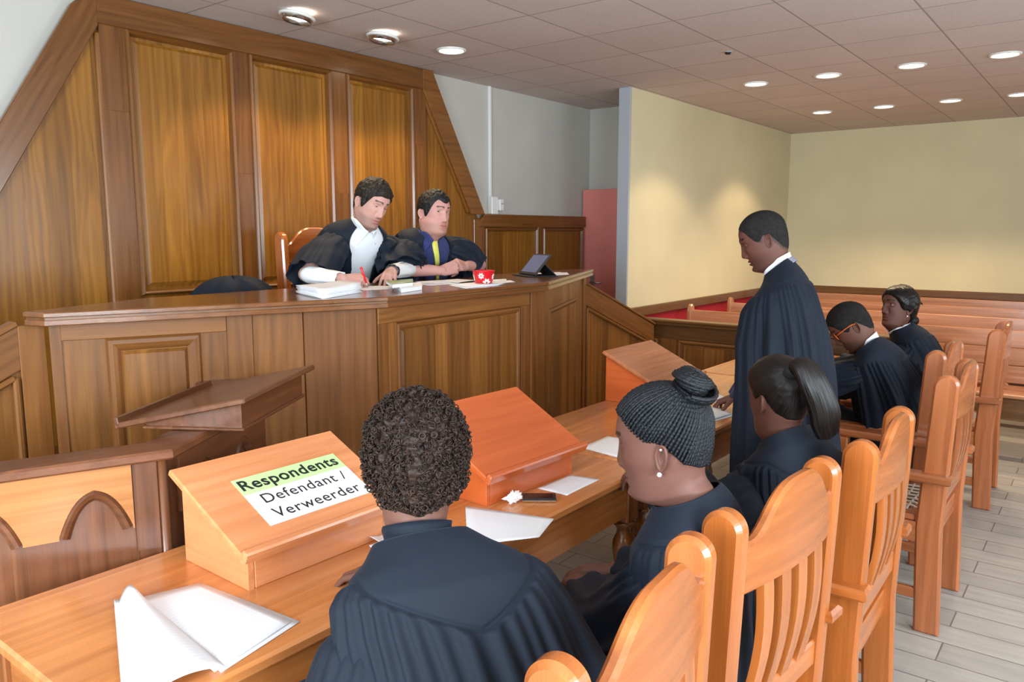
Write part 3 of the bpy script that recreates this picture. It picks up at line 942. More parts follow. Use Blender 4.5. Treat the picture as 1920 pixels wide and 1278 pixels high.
# ------------------------------------------------------------------ chairs
def make_chair(label, mats, group):
    t = thing('armchair', label, 'chair', (0, 0, 0), 0, group)
    m = mats
    hw = .255                                   # half spacing of the posts
    for s in (-1, 1):
        # back post, flat board with rounded head, set edge-on
        n = 26
        prof = [(-.048, 0), (.048, 0), (.050, .45), (.046, 1.04)]
        arc = [(.046 * math.cos(a), 1.04 + .048 * math.sin(a)) for a in [pi * i / n for i in range(1, n)]]
        poly = prof + arc + [(-.046, 1.04), (-.050, .45)]
        def bend(p):
            y, z = p
            return (y + .02 - .05 * max(0, (z - .45)) ** 1.3 * 1.0 - .05 * max(0, .45 - z) ** 1.2, z)
        poly = [bend(p) for p in poly]
        F_ = Matrix.Translation((s * hw, 0, 0)) @ Matrix(((0, 0, 1, 0), (1, 0, 0, 0), (0, 1, 0, 0), (0, 0, 0, 1)))
        MB().prism(poly, -.0225, .0225, M=F_, b=.010, order=(1, 0, 2)).build('back_post', m, t, local=True)
        MB().box((s * (hw - .005), .50, .325), (.055, .055, .65), b=.006).build('front_leg', m, t, local=True)
        # armrest: flat board, rounded ends, reaching a little behind the post
        a = [(-.035, -.055), (.035, -.055), (.040, .45), (.034, .53), (.018, .56), (-.018, .56), (-.034, .53), (-.040, .45)]
        a = [(x * s, y) for x, y in a]
        MB().prism([(x + s * (hw + .030), y) for x, y in a], .65, .685, b=.009, order=(1, 0, 2)).build('armrest', m, t, local=True)
        MB().box((s * hw, .26, .425), (.03, .45, .085), b=.004).build('side_rail', m, t, local=True)
        MB().box((s * hw, .26, .16), (.024, .45, .045), b=.004).build('stretcher', m, t, local=True)
    # crest rail with a raised hump, slightly curved
    pts = []
    K = 44
    def hump(u):
        a = min(1, abs(u) / .86) ** 1.7
        return 1.015 + .10 * (.5 + .5 * math.cos(pi * a))
    rings = []
    for i in range(K + 1):
        u = -1 + 2 * i / K
        x = u * (hw - .018)
        y = -.028 - .022 * (1 - u * u)
        zt = hump(u); zb = .90
        b = .008
        rings.append([(x, y - .014, zb + b), (x, y - .014 + b, zb), (x, y + .014 - b, zb), (x, y + .014, zb + b),
                      (x, y + .014, zt - b), (x, y + .014 - b, zt), (x, y - .014 + b, zt), (x, y - .014, zt - b)])
    MB().loft(rings, smooth=False, axis=0).build('crest_rail', m, t, local=True)
    for k in range(4):
        x = -.135 + .09 * k
        rings = []
        for j in range(9):
            z = .60 + .315 * j / 8
            y = -.012 - .03 * (j / 8) - .016 * math.sin(pi * j / 8)
            rings.append([(x - .024, y - .009, z), (x + .024, y - .009, z), (x + .024, y + .009, z), (x - .024, y + .009, z)])
        MB().loft(rings, smooth=False, axis=2).build('slat', m, t, local=True)
    MB().box((0, -.006, .575), (2 * hw - .036, .03, .07), b=.006).build('lower_rail', m, t, local=True)
    MB().box((0, .012, .425), (2 * hw - .036, .026, .085), b=.004).build('rear_rail', m, t, local=True)
    MB().box((0, .492, .425), (2 * hw - .055, .026, .085), b=.004).build('front_rail', m, t, local=True)
    sf = MB()
    zs = .478
    sf.box((-hw + .042, .27, zs), (.085, .50, .026), b=.006).box((hw - .042, .27, zs), (.085, .50, .026), b=.006)
    sf.box((0, .062, zs), (2 * hw - .17, .085, .026), b=.006).box((0, .478, zs), (2 * hw - .17, .085, .026), b=.006)
    sf.build('seat_frame', m, t, local=True)
    w = MB()
    for i in range(9):
        y = .118 + .038 * i
        w.tube([(-hw + .05, y, zs + .004), (-hw + .082, y, zs + .017), (-.08, y + .004, zs + .010), (.08, y - .004, zs + .010), (hw - .082, y, zs + .017), (hw - .05, y, zs + .004)], .0042, n=6)
    for i in range(7):
        x = -.145 + .0483 * i
        w.tube([(x, .075, zs + .004), (x, .105, zs + .018), (x + .005, .27, zs + .014), (x, .435, zs + .018), (x, .465, zs + .004)], .0042, n=6)
    w.build('seat_webbing', M['cord'], t, local=True)
    return t


chair_pos = [
    (1.062, .575, 5.0, 'honey pine armchair behind the curly haired person, nearest the camera', 0),
    (1.735, .575, -5.0, 'honey pine armchair behind the woman with braided hair', 0),
    (2.475, .52, 1.0, 'honey pine armchair behind the woman with the ponytail', 0),
    (3.715, .50, 0.0, 'empty reddish armchair with bare white seat cords, behind the standing man', 1),
    (4.415, .655, 0.0, 'reddish armchair behind the man with orange glasses', 1),
    (5.54, .535, 2.0, 'reddish armchair farthest along, behind the woman facing sideways', 1),
]
proto = make_chair('', M['chair'], 'armchairs along the tables')
proto_r = make_chair('', M['chair_red'], 'armchairs along the tables')
used = [False, False]
for x, y, a, lab, k in chair_pos:
    src = (proto, proto_r)[k]
    o = src if not used[k] else copy_tree(src)
    used[k] = True
    o.location = (x, y, 0); o.rotation_euler = (0, 0, math.radians(a)); o['label'] = lab
o = copy_tree(proto)
o.location = (3.07, 3.87, .56); o.rotation_euler = (0, 0, math.radians(176)); o['label'] = 'pine armchair behind the judge in the white shirt'
o['group'] = 'armchairs behind the bench'
del o['group']
# ------------------------------------------------------------------ pews
def make_pew(x, y0, y1, label):
    t = thing('pew', label, 'pew', (x, (y0 + y1) / 2, 0), 0, 'public pews')
    L = y1 - y0
    MB().box((-.19, 0, .475), (.42, L - .08, .03), b=.008, axis=1).build('seat', M['pew'], t, local=True)
    for i in range(3):
        z0, z1 = .515 + .133 * i, .515 + .133 * (i + 1) - .003
        xa = -.035 + .08 * ((z0 + z1) / 2 - .515)
        MB().beam((xa, -L / 2 + .03, (z0 + z1) / 2), (xa, L / 2 - .03, (z0 + z1) / 2), .024, z1 - z0, up=(.08, 0, 1), b=.005).build('back_board', M['pew'], t, local=True)
    MB().box((-.33, 0, .37), (.022, L - .1, .16), b=.004, axis=1).build('front_board', M['dark_trim'], t, local=True)
    for s in (-1, 1):
        F_ = Matrix.Translation((0, s * (L / 2 - .02), 0)) @ Matrix(((1, 0, 0, 0), (0, 0, -1, 0), (0, 1, 0, 0), (0, 0, 0, 1)))
        poly = [(-.41, 0), (.05, 0), (.055, .90), (.04, .95), (.005, .965), (-.03, .95), (-.045, .90), (-.06, .66), (-.32, .64), (-.41, .60)]
        MB().prism(poly, -.02, .02, M=F_, b=.008, order=(1, 0, 2)).build('end_panel', M['pew'], t, local=True)
    return t


make_pew(6.93, -.9, 3.22, 'front public pew, nearest the low bar')
make_pew(7.90, -.9, 3.22, 'second public pew behind the low bar')
make_pew(8.87, -.9, 3.22, 'third public pew behind the low bar')
make_pew(9.86, -.9, 3.22, 'rearmost public pew against the far cream wall')
# ------------------------------------------------------------------ people: shared anatomy
from mathutils import noise as mnoise


def sstep(x, a, b):
    t = np.clip((x - a) / (b - a), 0, 1)
    return t * t * (3 - 2 * t)


def gauss(x, s):
    return np.exp(-(x / s) ** 2)


def to_np(v):
    return np.array([v[0], v[1], v[2]], float)


_Z = np.array([-.27, -.245, -.22, -.19, -.16, -.14, -.125, -.116, -.108, -.098, -.085, -.07, -.055, -.035, -.01, .02, .04])
_F = np.array([.085, .062, .048, .042, .044, .052, .066, .080, .090, .095, .094, .0925, .0945, .0945, .0935, .0945, .097])
_B = np.array([.125, .108, .092, .080, .072, .070, .070, .070, .070, .070, .071, .074, .079, .086, .094, .0995, .102])
_W = np.array([.165, .118, .078, .060, .0555, .0555, .056, .0565, .058, .060, .0625, .0655, .068, .070, .0725, .0745, .0755])
_ZD = np.linspace(-.27, .04, 125)


def _sm(a):
    d = np.interp(_ZD, _Z, a)
    k = np.exp(-np.linspace(-2, 2, 9) ** 2); k /= k.sum()
    p = np.concatenate([np.full(4, d[0]) + (d[1] - d[0]) * np.arange(-4, 0), d, np.full(4, d[-1])])
    return np.convolve(p, k, 'valid')


_FD, _BD, _WD = _sm(_F), _sm(_B), _sm(_W)
ZC, ZH = .04, .087


def z_of(al):
    return np.where(al < 0, ZC + al * ZH, ZC + ZH * np.sin(np.clip(al, 0, pi / 2)))


class Head:
    """a head and neck; local frame: X to the person's right, Y forward, Z up, origin between the ears"""
    def __init__(self, pos, az, pitch, roll, neck, taz, tpitch=0.0, scale=1.0, jaw=1.0, nose=1.0, lips=1.0, brow=1.0, cheek=1.0, eye_open=(14, -16), gaze=(0, 0), width=1.0):
        self.pos = np.array(pos, float); self.scale = scale
        f = lambda a, p, r: np.array((Matrix.Rotation(math.radians(a - 90), 3, 'Z') @ Matrix.Rotation(math.radians(-p), 3, 'X') @ Matrix.Rotation(math.radians(r), 3, 'Y')))
        self.R = f(az, pitch, roll)
        self.Rt = f(taz, tpitch, 0)
        self.neck = np.array(neck, float)
        self.jaw, self.nose, self.lips, self.brow, self.cheek, self.width = jaw, nose, lips, brow, cheek, width
        self.eye_open, self.gaze = eye_open, gaze
        self.L = .15

    def local(self, th, al, off=0.0):
        th = np.asarray(th, float); al = np.asarray(al, float)
        z = z_of(al)
        zc = np.minimum(z, ZC)
        F = np.interp(zc, _ZD, _FD); B = np.interp(zc, _ZD, _BD); W = np.interp(zc, _ZD, _WD) * self.width
        slim = 1 - self.nk * sstep(-z, .104, .128) * (1 - sstep(-z, .175, .215))
        W = W * slim; F = F * (1 - 1.4 * (1 - slim))
        c = np.cos(np.clip(al, 0, pi / 2))
        face = sstep(z, -.13, -.10) * (1 - sstep(z, .0, .04))
        W = W * (1 + (self.jaw - 1) * sstep(z, -.13, -.11) * (1 - sstep(z, -.05, -.02)))
        ct, st = np.cos(th), np.sin(th)
        ex = 1.0 - .12 * sstep(z, -.03, .05)
        x = W * c * np.sign(st) * np.abs(st) ** ex
        y = np.where(ct > 0, F, B) * c * np.sign(ct) * np.abs(ct) ** np.where(ct > 0, 1.0 - .10 * face, .96)
        frt = sstep(ct, .0, .35)
        ax = np.abs(x)
        d = np.zeros_like(x)
        # nose
        bridge = np.interp(z, [-.046, -.040, -.033, -.026, -.018, 0, .02, .036, .05], [0, .006, .0165, .0205, .0195, .0125, .006, .0025, 0]) * self.nose
        wid = np.interp(z, [-.045, -.03, -.015, .01, .035], [.013, .0125, .0105, .0085, .011])
        d += bridge * gauss(ax, wid)
        d += .0085 * self.nose * gauss(ax - .0145, .0065) * gauss(z + .031, .0085)
        d -= .004 * gauss(ax - .024, .006) * gauss(z + .026, .012)
        # sockets, brows, cheeks
        d -= .0105 * gauss(ax - .031, .0165) * gauss(z - .017, .0115)
        d += .0045 * self.brow * gauss(ax - .026, .02) * gauss(z - .039, .008)
        d += .0045 * self.cheek * gauss(ax - .044, .018) * gauss(z + .012, .018)
        d -= .003 * gauss(ax - .040, .014) * gauss(z + .055, .018)
        # mouth and chin
        d += .0058 * self.lips * gauss(ax, .019) * gauss(z + .0555, .0048)
        d += .0062 * self.lips * gauss(ax, .017) * gauss(z + .0695, .0055)
        d -= .0042 * gauss(ax, .021) * gauss(z + .0622, .0022)
        d -= .0035 * gauss(ax, .02) * gauss(z + .081, .005)
        d += .006 * gauss(ax, .017) * gauss(z + .097, .010)
        d -= .0015 * gauss(ax, .003) * gauss(z + .046, .006)
        y = y + d * frt
        if np.any(off):
            n = np.stack([x / np.maximum(W, .02) ** 2, y / np.maximum(np.where(ct > 0, F, B), .03) ** 2, np.where(al > 0, np.sin(al) / .09, 0 * z)], -1)
            n /= np.linalg.norm(n, axis=-1, keepdims=True) + 1e-9
            p = np.stack([x, y, z], -1) + n * np.asarray(off)[..., None]
        else:
            p = np.stack([x, y, z], -1)
        return p

    def world(self, p):
        p = np.asarray(p, float)
        fr = sstep(p[..., 1], -.03, .04)
        s = sstep(-p[..., 2], .050 + .052 * fr, self.L * .97 + .018 * fr)[..., None]
        a = self.pos + (p * self.scale) @ self.R.T
        b = self.neck + ((p - np.array([0, -.016, -self.L])) * self.scale) @ self.Rt.T
        return a * (1 - s) + b * s

    def at(self, th, z, off=0.0):
        al = np.where(np.asarray(z) < ZC, (np.asarray(z, float) - ZC) / ZH, np.arcsin(np.clip((np.asarray(z, float) - ZC) / ZH, -1, 1)))
        return self.world(self.local(th, al, off))

    def eye_center(self, s):
        al = (.017 - ZC) / ZH
        th = np.linspace(-1.2, 1.2, 241)
        p = self.local(th, np.full_like(th, al))
        i = np.argmin(np.abs(p[:, 0] - s * .0312))
        return np.array([s * .0312, p[i, 1] - .0092, .017])

    zlow = None
    nk = .13

    def skin_mesh(self, cols=128):
        zlow = self.zlow if self.zlow else -(self.L + .016)
        u = np.linspace(0, 2 * pi, cols, endpoint=False)
        th = u - .38 * np.sin(u)
        al = np.concatenate([np.linspace((zlow - ZC) / ZH, (-.125 - ZC) / ZH, 26)[:-1], np.linspace((-.125 - ZC) / ZH, 0, 66)[:-1], np.linspace(0, pi / 2 - .03, 26)])
        T, A = np.meshgrid(th, al)
        p = self.local(T, A)
        R, n = len(al), cols
        verts = p.reshape(-1, 3)
        faces = []
        for r in range(R - 1):
            for i in range(n):
                j = (i + 1) % n
                faces.append((r * n + i, r * n + j, (r + 1) * n + j, (r + 1) * n + i))
        # x to the right while angle runs to the right: flip so that normals point out
        faces = [f[::-1] for f in faces]
        faces.append(tuple(range(n)))
        faces.append(tuple((R - 1) * n + i for i in range(n))[::-1])
        return verts, faces

    def ear(self, s):
        n = 28
        phi = np.linspace(0, 2 * pi, n, endpoint=False)
        ry = .0150 * (1 + .16 * np.sin(phi)); rz = .0285
        oy = ry * np.cos(phi) - .003 * np.sin(phi); oz = rz * np.sin(phi)
        rows = []
        helix = .55 + .45 * sstep(np.sin(phi), -.6, .1)
        for rho, h in ((.05, -.004), (.25, -.005), (.42, -.004), (.52, .0015), (.62, .003), (.72, .0005), (.82, .0025), (.92, .0065), (1.0, .0065), (1.03, .003), (.97, -.001), (.80, -.004), (.55, -.010), (.25, -.012), (.05, -.012)):
            hh = h if h < 0 else h * helix
            rows.append(np.stack([np.broadcast_to(hh, (n,)), oy * rho, oz * rho], -1))
        a = math.radians(26)
        out = []
        for r in rows:
            x = r[:, 0] * math.cos(a) - (r[:, 1] - .012) * math.sin(a)
            y = r[:, 0] * math.sin(a) + (r[:, 1] - .012) * math.cos(a) + .004
            tilt = .18
            yy = y * math.cos(tilt) - r[:, 2] * math.sin(tilt); zz = y * math.sin(tilt) + r[:, 2] * math.cos(tilt)
            out.append(np.stack([s * (x + .0735 * self.width), yy - .010, zz - .008], -1))
        R = len(out)
        verts = np.concatenate(out)
        faces = []
        for r in range(R - 1):
            for i in range(n):
                j = (i + 1) % n
                f = (r * n + i, r * n + j, (r + 1) * n + j, (r + 1) * n + i)
                faces.append(f[::-1] if s > 0 else f)
        f0 = tuple(range(n)); f1 = tuple((R - 1) * n + i for i in range(n))[::-1]
        faces += [f0, f1] if s > 0 else [f0[::-1], f1[::-1]]
        return verts, faces

    def eyeball(self, s):
        n, m = 36, 28
        c = self.eye_center(s)
        r = .0140
        verts, cols = [], []
        up, lo = self.eye_open
        gx, gz = math.radians(self.gaze[0]), math.radians(self.gaze[1])
        g = np.array([math.sin(gx) * math.cos(gz), math.cos(gx) * math.cos(gz), math.sin(gz)])
        # pole along Y (forward)
        pts = [(0, 0, 1)]
        for i in range(1, m):
            a = pi * i / m
            for j in range(n):
                b = 2 * pi * j / n
                pts.append((math.sin(a) * math.cos(b), math.sin(a) * math.sin(b), math.cos(a)))
        pts.append((0, 0, -1))
        for x, z, y in pts:
            lat = math.degrees(math.atan2(x, y)); el = math.degrees(math.asin(max(-1, min(1, z))))
            k = max(0.0, 1 - (lat / 62.0) ** 2)
            inside = abs(lat) < 62 and y > 0
            eu = up * k ** .6 - 4 * (1 - k); elo = lo * k ** .8 - 4 * (1 - k)
            rr = r * 1.07; col = None
            if inside and elo < el < eu:
                rr = r
                ang = math.degrees(math.acos(max(-1, min(1, x * g[0] + y * g[1] + z * g[2]))))
                col = 'pupil' if ang < 12 else ('iris' if ang < 28 else 'white')
            elif inside and eu <= el < eu + 9:
                rr = r * 1.10; col = 'lash'
            verts.append(c + np.array([x, y, z]) * rr); cols.append(col)
        faces = []
        for j in range(n):
            faces.append((0, 1 + j, 1 + (j + 1) % n))
            L = len(pts) - 1
            faces.append((L, L - n + (j + 1) % n, L - n + j))
        for i in range(m - 2):
            for j in range(n):
                a = 1 + i * n + j; b = 1 + i * n + (j + 1) % n
                faces.append((a, a + n, b + n, b))
        faces = [f[::-1] for f in faces]
        return np.array(verts), faces, cols


def capsule(p, q, r1, r2, n=14, flat=1.0, up=None):
    p, q = to_np(p), to_np(q)
    d = q - p; L = np.linalg.norm(d); d = d / L
    ref = np.array([0, 0, 1.0]) if up is None else to_np(up)
    if abs(d @ ref) > .95:
        ref = np.array([1.0, 0, 0])
    u = np.cross(d, ref); u /= np.linalg.norm(u); w = np.cross(u, d)
    prof = [(-math.cos(a) * r1, math.sin(a) * r1) for a in np.linspace(.12, pi / 2, 6)] + [(L + math.sin(a) * r2, math.cos(a) * r2) for a in np.linspace(0, pi / 2 - .12, 6)]
    ang = np.linspace(0, 2 * pi, n, endpoint=False)
    V = np.concatenate([p + d * t + (np.cos(ang)[:, None] * u + np.sin(ang)[:, None] * w * flat) * r for t, r in prof])
    R = len(prof); F = []
    for i in range(R - 1):
        for j in range(n):
            k = (j + 1) % n
            F.append((i * n + j, (i + 1) * n + j, (i + 1) * n + k, i * n + k))
    F.append(tuple(range(n))); F.append(tuple((R - 1) * n + j for j in range(n))[::-1])
    return V, F


def merge(parts):
    V, F, n = [], [], 0
    for v, f in parts:
        V.append(np.asarray(v)); F += [tuple(i + n for i in q) for q in f]; n += len(v)
    return np.concatenate(V), F


def tmp_obj(V, F):
    me = bpy.data.meshes.new('work')
    me.from_pydata([tuple(v) for v in V], [], F)
    o = bpy.data.objects.new('work', me)
    COL.objects.link(o)
    return o


def evaluate(o):
    dg = bpy.context.evaluated_depsgraph_get()
    dg.update()
    me = bpy.data.meshes.new_from_object(o.evaluated_get(dg))
    n = len(me.vertices)
    V = np.empty(n * 3); me.vertices.foreach_get('co', V)
    F = [tuple(p.vertices) for p in me.polygons]
    bpy.data.meshes.remove(me)
    return V.reshape(-1, 3), F


def kill(o):
    me = o.data
    bpy.data.objects.remove(o)
    bpy.data.meshes.remove(me)


def fuse(parts, voxel=.004, smooth=4, keep=None):
    V, F = merge(parts)
    o = tmp_obj(V, F)
    r = o.modifiers.new('r', 'REMESH'); r.mode = 'VOXEL'; r.voxel_size = voxel; r.adaptivity = 0
    s = o.modifiers.new('s', 'SMOOTH'); s.factor = .5; s.iterations = smooth
    out = evaluate(o)
    kill(o)
    return out


def union(parts):
    base = tmp_obj(*parts[0])
    others = []
    for v, f in parts[1:]:
        b = tmp_obj(v, f); others.append(b)
        m = base.modifiers.new('b', 'BOOLEAN'); m.operation = 'UNION'; m.object = b
        try:
            m.solver = 'MANIFOLD'
        except Exception:
            m.solver = 'EXACT'
    out = evaluate(base)
    kill(base)
    for b in others:
        kill(b)
    return out


# finger curl presets: (three joint bends in degrees) for index..little, then thumb (out, down, bend)
CURL = {
    'rest': ([(18, 25, 15), (22, 30, 18), (26, 34, 20), (30, 36, 20)], (38, 18, 20), .06),
    'flat': ([(6, 8, 5), (5, 8, 5), (6, 9, 5), (10, 12, 8)], (48, 12, 10), .14),
    'splay': ([(30, 26, 14), (26, 28, 16), (26, 30, 16), (28, 32, 18)], (46, 22, 12), .16),
    'write': ([(42, 52, 22), (52, 60, 28), (60, 66, 32), (66, 68, 34)], (30, 38, 30), .0),
    'clasp': ([(48, 58, 26), (50, 60, 28), (52, 62, 30), (54, 62, 30)], (26, 30, 26), .0),
    'fist': ([(62, 76, 40), (66, 80, 42), (68, 82, 44), (70, 82, 44)], (20, 40, 40), .0),
}


def hand_parts(wrist, dirv, back, side, curl='rest', scale=1.0):
    """side +1 = right hand; dirv points from wrist to knuckles, back = direction of the back of the hand"""
    y = Vector(dirv).normalized(); z = Vector(back); z = (z - y * z.dot(y)).normalized(); x = y.cross(z)
    Mx = Matrix((x, y, z)).transposed()
    w = Vector(wrist)
    S = scale
    fing, thumb, spread = CURL[curl]
    parts = []

    def P(v):
        return w + Mx @ (Vector(v) * S)
    kn = [(-.028, .086, .002), (-.0095, .092, .005), (.0095, .088, .003), (.027, .078, -.002)]
    ln = [(.043, .026, .021), (.047, .030, .022), (.043, .028, .021), (.033, .021, .019)]
    rd = [(.0100, .0092, .0082, .0070), (.0102, .0094, .0084, .0072), (.0098, .0090, .0080, .0070), (.0088, .0080, .0072, .0062)]
    for i in range(4):
        kx, ky, kz = kn[i]
        kx *= side
        parts.append(capsule(P((kx * .62, .004, .0)), P((kx, ky, kz)), .0155 * S, .0125 * S, 12))
        ang = 0.0
        d0 = Vector((math.sin(spread * (i - 1.4)) * side, 1, 0)).normalized()
        p = Vector((kx, ky, kz))
        for k in range(3):
            ang += math.radians(fing[i][k])
            d = Vector((d0.x * math.cos(ang), d0.y * math.cos(ang), -math.sin(ang)))
            q = p + d * ln[i][k]
            parts.append(capsule(P(p), P(q), rd[i][k] * S, rd[i][k + 1] * S, 12))
            p = q
    parts.append(capsule(P((-.006 * side, .03, -.004)), P((.004 * side, .07, -.003)), .020 * S, .019 * S, 14))
    # thumb leaves the side of the palm near its base
    out, down, bend = [math.radians(a) for a in thumb]
    p = Vector((-.020 * side, .022, -.008))
    d = Vector((-math.sin(out) * side, math.cos(out), -math.sin(down))).normalized()
    ls = (.042, .032, .025); rr = (.0150, .0115, .0098, .0080)
    for k in range(3):
        q = p + d * ls[k]
        parts.append(capsule(P(p), P(q), rr[k] * S, rr[k + 1] * S, 12))
        p = q
        ax = Vector((0, 0, 1)) * side
        d = (Matrix.Rotation(-bend * .8, 3, ax) @ d)
        d.z -= math.sin(bend) * .25; d.normalize()
    return parts


def arm_parts(sh, el, wr, hand=None, bulk=1.0):
    ps = [capsule(sh, el, .036 * bulk, .038 * bulk, 16)]
    e, w = Vector(el), Vector(wr)
    mid = e.lerp(w, .3)
    ps.append(capsule(el, mid, .040 * bulk, .043 * bulk, 16))
    ps.append(capsule(mid, wr, .042 * bulk, .0265 * bulk, 16))
    if hand:
        ps += hand_parts(*hand)
    return ps


def smooth_pts(pts, n):
    """centripetal-ish Catmull-Rom through points"""
    P = [to_np(p) for p in pts]
    P = [2 * P[0] - P[1]] + P + [2 * P[-1] - P[-2]]
    out = []
    K = len(P) - 3
    for i in range(n):
        t = i / (n - 1) * K
        k = min(int(t), K - 1); u = t - k
        a, b, c, d = P[k:k + 4]
        out.append(.5 * ((2 * b) + (-a + c) * u + (2 * a - 5 * b + 4 * c - d) * u * u + (-a + 3 * b - 3 * c + d) * u ** 3))
    return np.array(out)


def skin_mat(name, sheen=.3):
    T = NT(name)
    a = T.n('ShaderNodeAttribute', attribute_name='col').outputs['Color']
    tc = T.n('ShaderNodeTexCoord').outputs['Object']
    n1 = T.n('ShaderNodeTexNoise', {'Vector': tc, 'Scale': 45.0, 'Detail': 3.0}).outputs['Fac']
    n2 = T.n('ShaderNodeTexNoise', {'Vector': tc, 'Scale': 420.0, 'Detail': 2.0}).outputs['Fac']
    c = T.mix(T.ramp(n1, [(.35, 0), (.7, .22)]), a, T.mix(1.0, a, (.82, .72, .68, 1), 'MULTIPLY'))
    T.set(color=c, rough=.52, spec=.30)
    T.p.inputs['Subsurface Weight'].default_value = .06
    T.p.inputs['Subsurface Radius'].default_value = (.012, .005, .003)
    T.p.inputs['Subsurface Scale'].default_value = .5
    T.bump(T.math('ADD', n2, n1), .10, .0015)
    return T.m


M['skin'] = skin_mat('skin')


def cloth(name, col, rough=.85, sheen=.25, tint=(.5, .6, .8, 1), weave=900, wrinkle=.5, spec=.25):
    T = NT(name)
    tc = T.n('ShaderNodeTexCoord').outputs['Object']
    n1 = T.n('ShaderNodeTexNoise', {'Vector': tc, 'Scale': float(weave), 'Detail': 2.0}).outputs['Fac']
    n2 = T.n('ShaderNodeTexNoise', {'Vector': tc, 'Scale': 11.0, 'Detail': 3.0, 'Distortion': .8}).outputs['Fac']
    c = T.mix(T.ramp(n1, [(.3, 0), (.75, .5)]), col, tuple(min(1, c * 1.7) for c in col[:3]) + (1,))
    T.set(color=c, rough=rough, sheen=sheen, sheen_rough=.5, sheen_tint=tint, spec=spec)
    T.bump(T.math('ADD', T.math('MULTIPLY', n1, .12), T.math('MULTIPLY', n2, wrinkle)), .35, .012)
    return T.m


M['robe'] = cloth('black_robe_cloth', (.0036, .0072, .0150, 1), rough=.72, sheen=.04, spec=.27)
M['shirt'] = cloth('white_shirt_cloth', srgb(226, 230, 236), .8, .1, (1, 1, 1, 1), wrinkle=.7)
M['navy'] = cloth('navy_knit', srgb(46, 52, 98), .85, .2)
M['yellow'] = cloth('yellow_knit', srgb(214, 212, 96), .85, .1)
M['suit'] = cloth('dark_violet_suit_cloth', srgb(46, 44, 66), .85, .2)
M['grey_cloth'] = cloth('grey_cloth', srgb(120, 116, 128), .85, .2)
M['trouser'] = cloth('dark_trouser_cloth', (.02, .02, .024, 1))


def hair_mat(name, c0, c1, rough=.42, strand=220.0, spec=.5, coarse=0.0):
    T = NT(name)
    g = T.n('ShaderNodeAttribute', attribute_name='grain').outputs['Vector']
    n1 = T.n('ShaderNodeTexNoise', {'Vector': T.vmul(g, (6, strand, strand)), 'Scale': 1.0, 'Detail': 3.0}).outputs['Fac']
    n2 = T.n('ShaderNodeTexNoise', {'Vector': T.vmul(g, (25, 45, 45)), 'Scale': 1.0, 'Detail': 3.0}).outputs['Fac']
    c = T.mix(T.ramp(n1, [(.3, 0), (.7, 1)]), c0, c1)
    T.set(color=c, rough=rough + .08, spec=spec * .55)
    T.bump(T.math('ADD', n1, T.math('MULTIPLY', n2, coarse)), .6, .004)
    return T.m


M['hair_black'] = hair_mat('black_hair', (.006, .006, .007, 1), (.022, .021, .022, 1), .38)
M['hair_brown'] = hair_mat('dark_brown_hair', (.006, .0048, .0036, 1), (.030, .023, .016, 1), .5, 90, coarse=1.2)
M['hair_dark'] = hair_mat('near_black_hair', (.004, .0036, .0036, 1), (.018, .016, .015, 1), .5, 90, coarse=1.0)
def crop_mat():
    T = NT('cropped_hair')
    tc = T.n('ShaderNodeTexCoord').outputs['Object']
    n1 = T.n('ShaderNodeTexNoise', {'Vector': tc, 'Scale': 420.0, 'Detail': 3.0}).outputs['Fac']
    n2 = T.n('ShaderNodeTexNoise', {'Vector': tc, 'Scale': 60.0, 'Detail': 3.0}).outputs['Fac']
    c = T.mix(T.ramp(T.math('ADD', T.math('MULTIPLY', n1, .7), T.math('MULTIPLY', n2, .3)), [(.38, 0), (.66, 1)]), (.006, .005, .005, 1), (.030, .026, .025, 1))
    T.set(color=c, rough=.8, spec=.2).bump(n1, .8, .003)
    return T.m


M['hair_crop'] = crop_mat()
M['hair_curl'] = hair_mat('curly_brown_hair', (.007, .004, .003, 1), (.048, .025, .017, 1), .45, 160)
M['hair_braid'] = hair_mat('braided_hair', (.003, .0035, .005, 1), (.012, .015, .019, 1), .34, 300)
M['hair_pony'] = hair_mat('sleek_hair', (.003, .0022, .002, 1), (.013, .009, .008, 1), .26, 260)


def set_grain(me, G):
    a = me.attributes.new('grain', 'FLOAT_VECTOR', 'POINT')
    a.data.foreach_set('vector', np.asarray(G, np.float32).ravel())


def raw_obj(name, V, F, mat, parent, G=None, col=None, smooth=True, kind=None):
    me = bpy.data.meshes.new(name)
    off = np.zeros(3)
    p = parent
    while p is not None:
        off = off + np.array(p.location); p = p.parent
    V = np.asarray(V, float) - off
    me.from_pydata([tuple(v) for v in V], [], [tuple(f) for f in F])
    me.polygons.foreach_set('use_smooth', [smooth] * len(me.polygons))
    if G is not None:
        set_grain(me, G)
    if col is not None:
        a = me.attributes.new('col', 'FLOAT_COLOR', 'POINT')
        a.data.foreach_set('color', np.asarray(col, np.float32).ravel())
    for m in (mat if isinstance(mat, (list, tuple)) else [mat]):
        me.materials.append(m)
    me.update()
    o = bpy.data.objects.new(name, me)
    COL.objects.link(o)
    o.parent = parent
    if kind:
        o['kind'] = kind
    return o


def grid_faces(R, n, closed=True, cap0=True, cap1=True, flip=False):
    F = []
    for r in range(R - 1):
        for i in range(n if closed else n - 1):
            j = (i + 1) % n
            F.append((r * n + i, r * n + j, (r + 1) * n + j, (r + 1) * n + i))
    if cap0:
        F.append(tuple(range(n))[::-1])
    if cap1:
        F.append(tuple((R - 1) * n + i for i in range(n)))
    return [f[::-1] for f in F] if flip else F


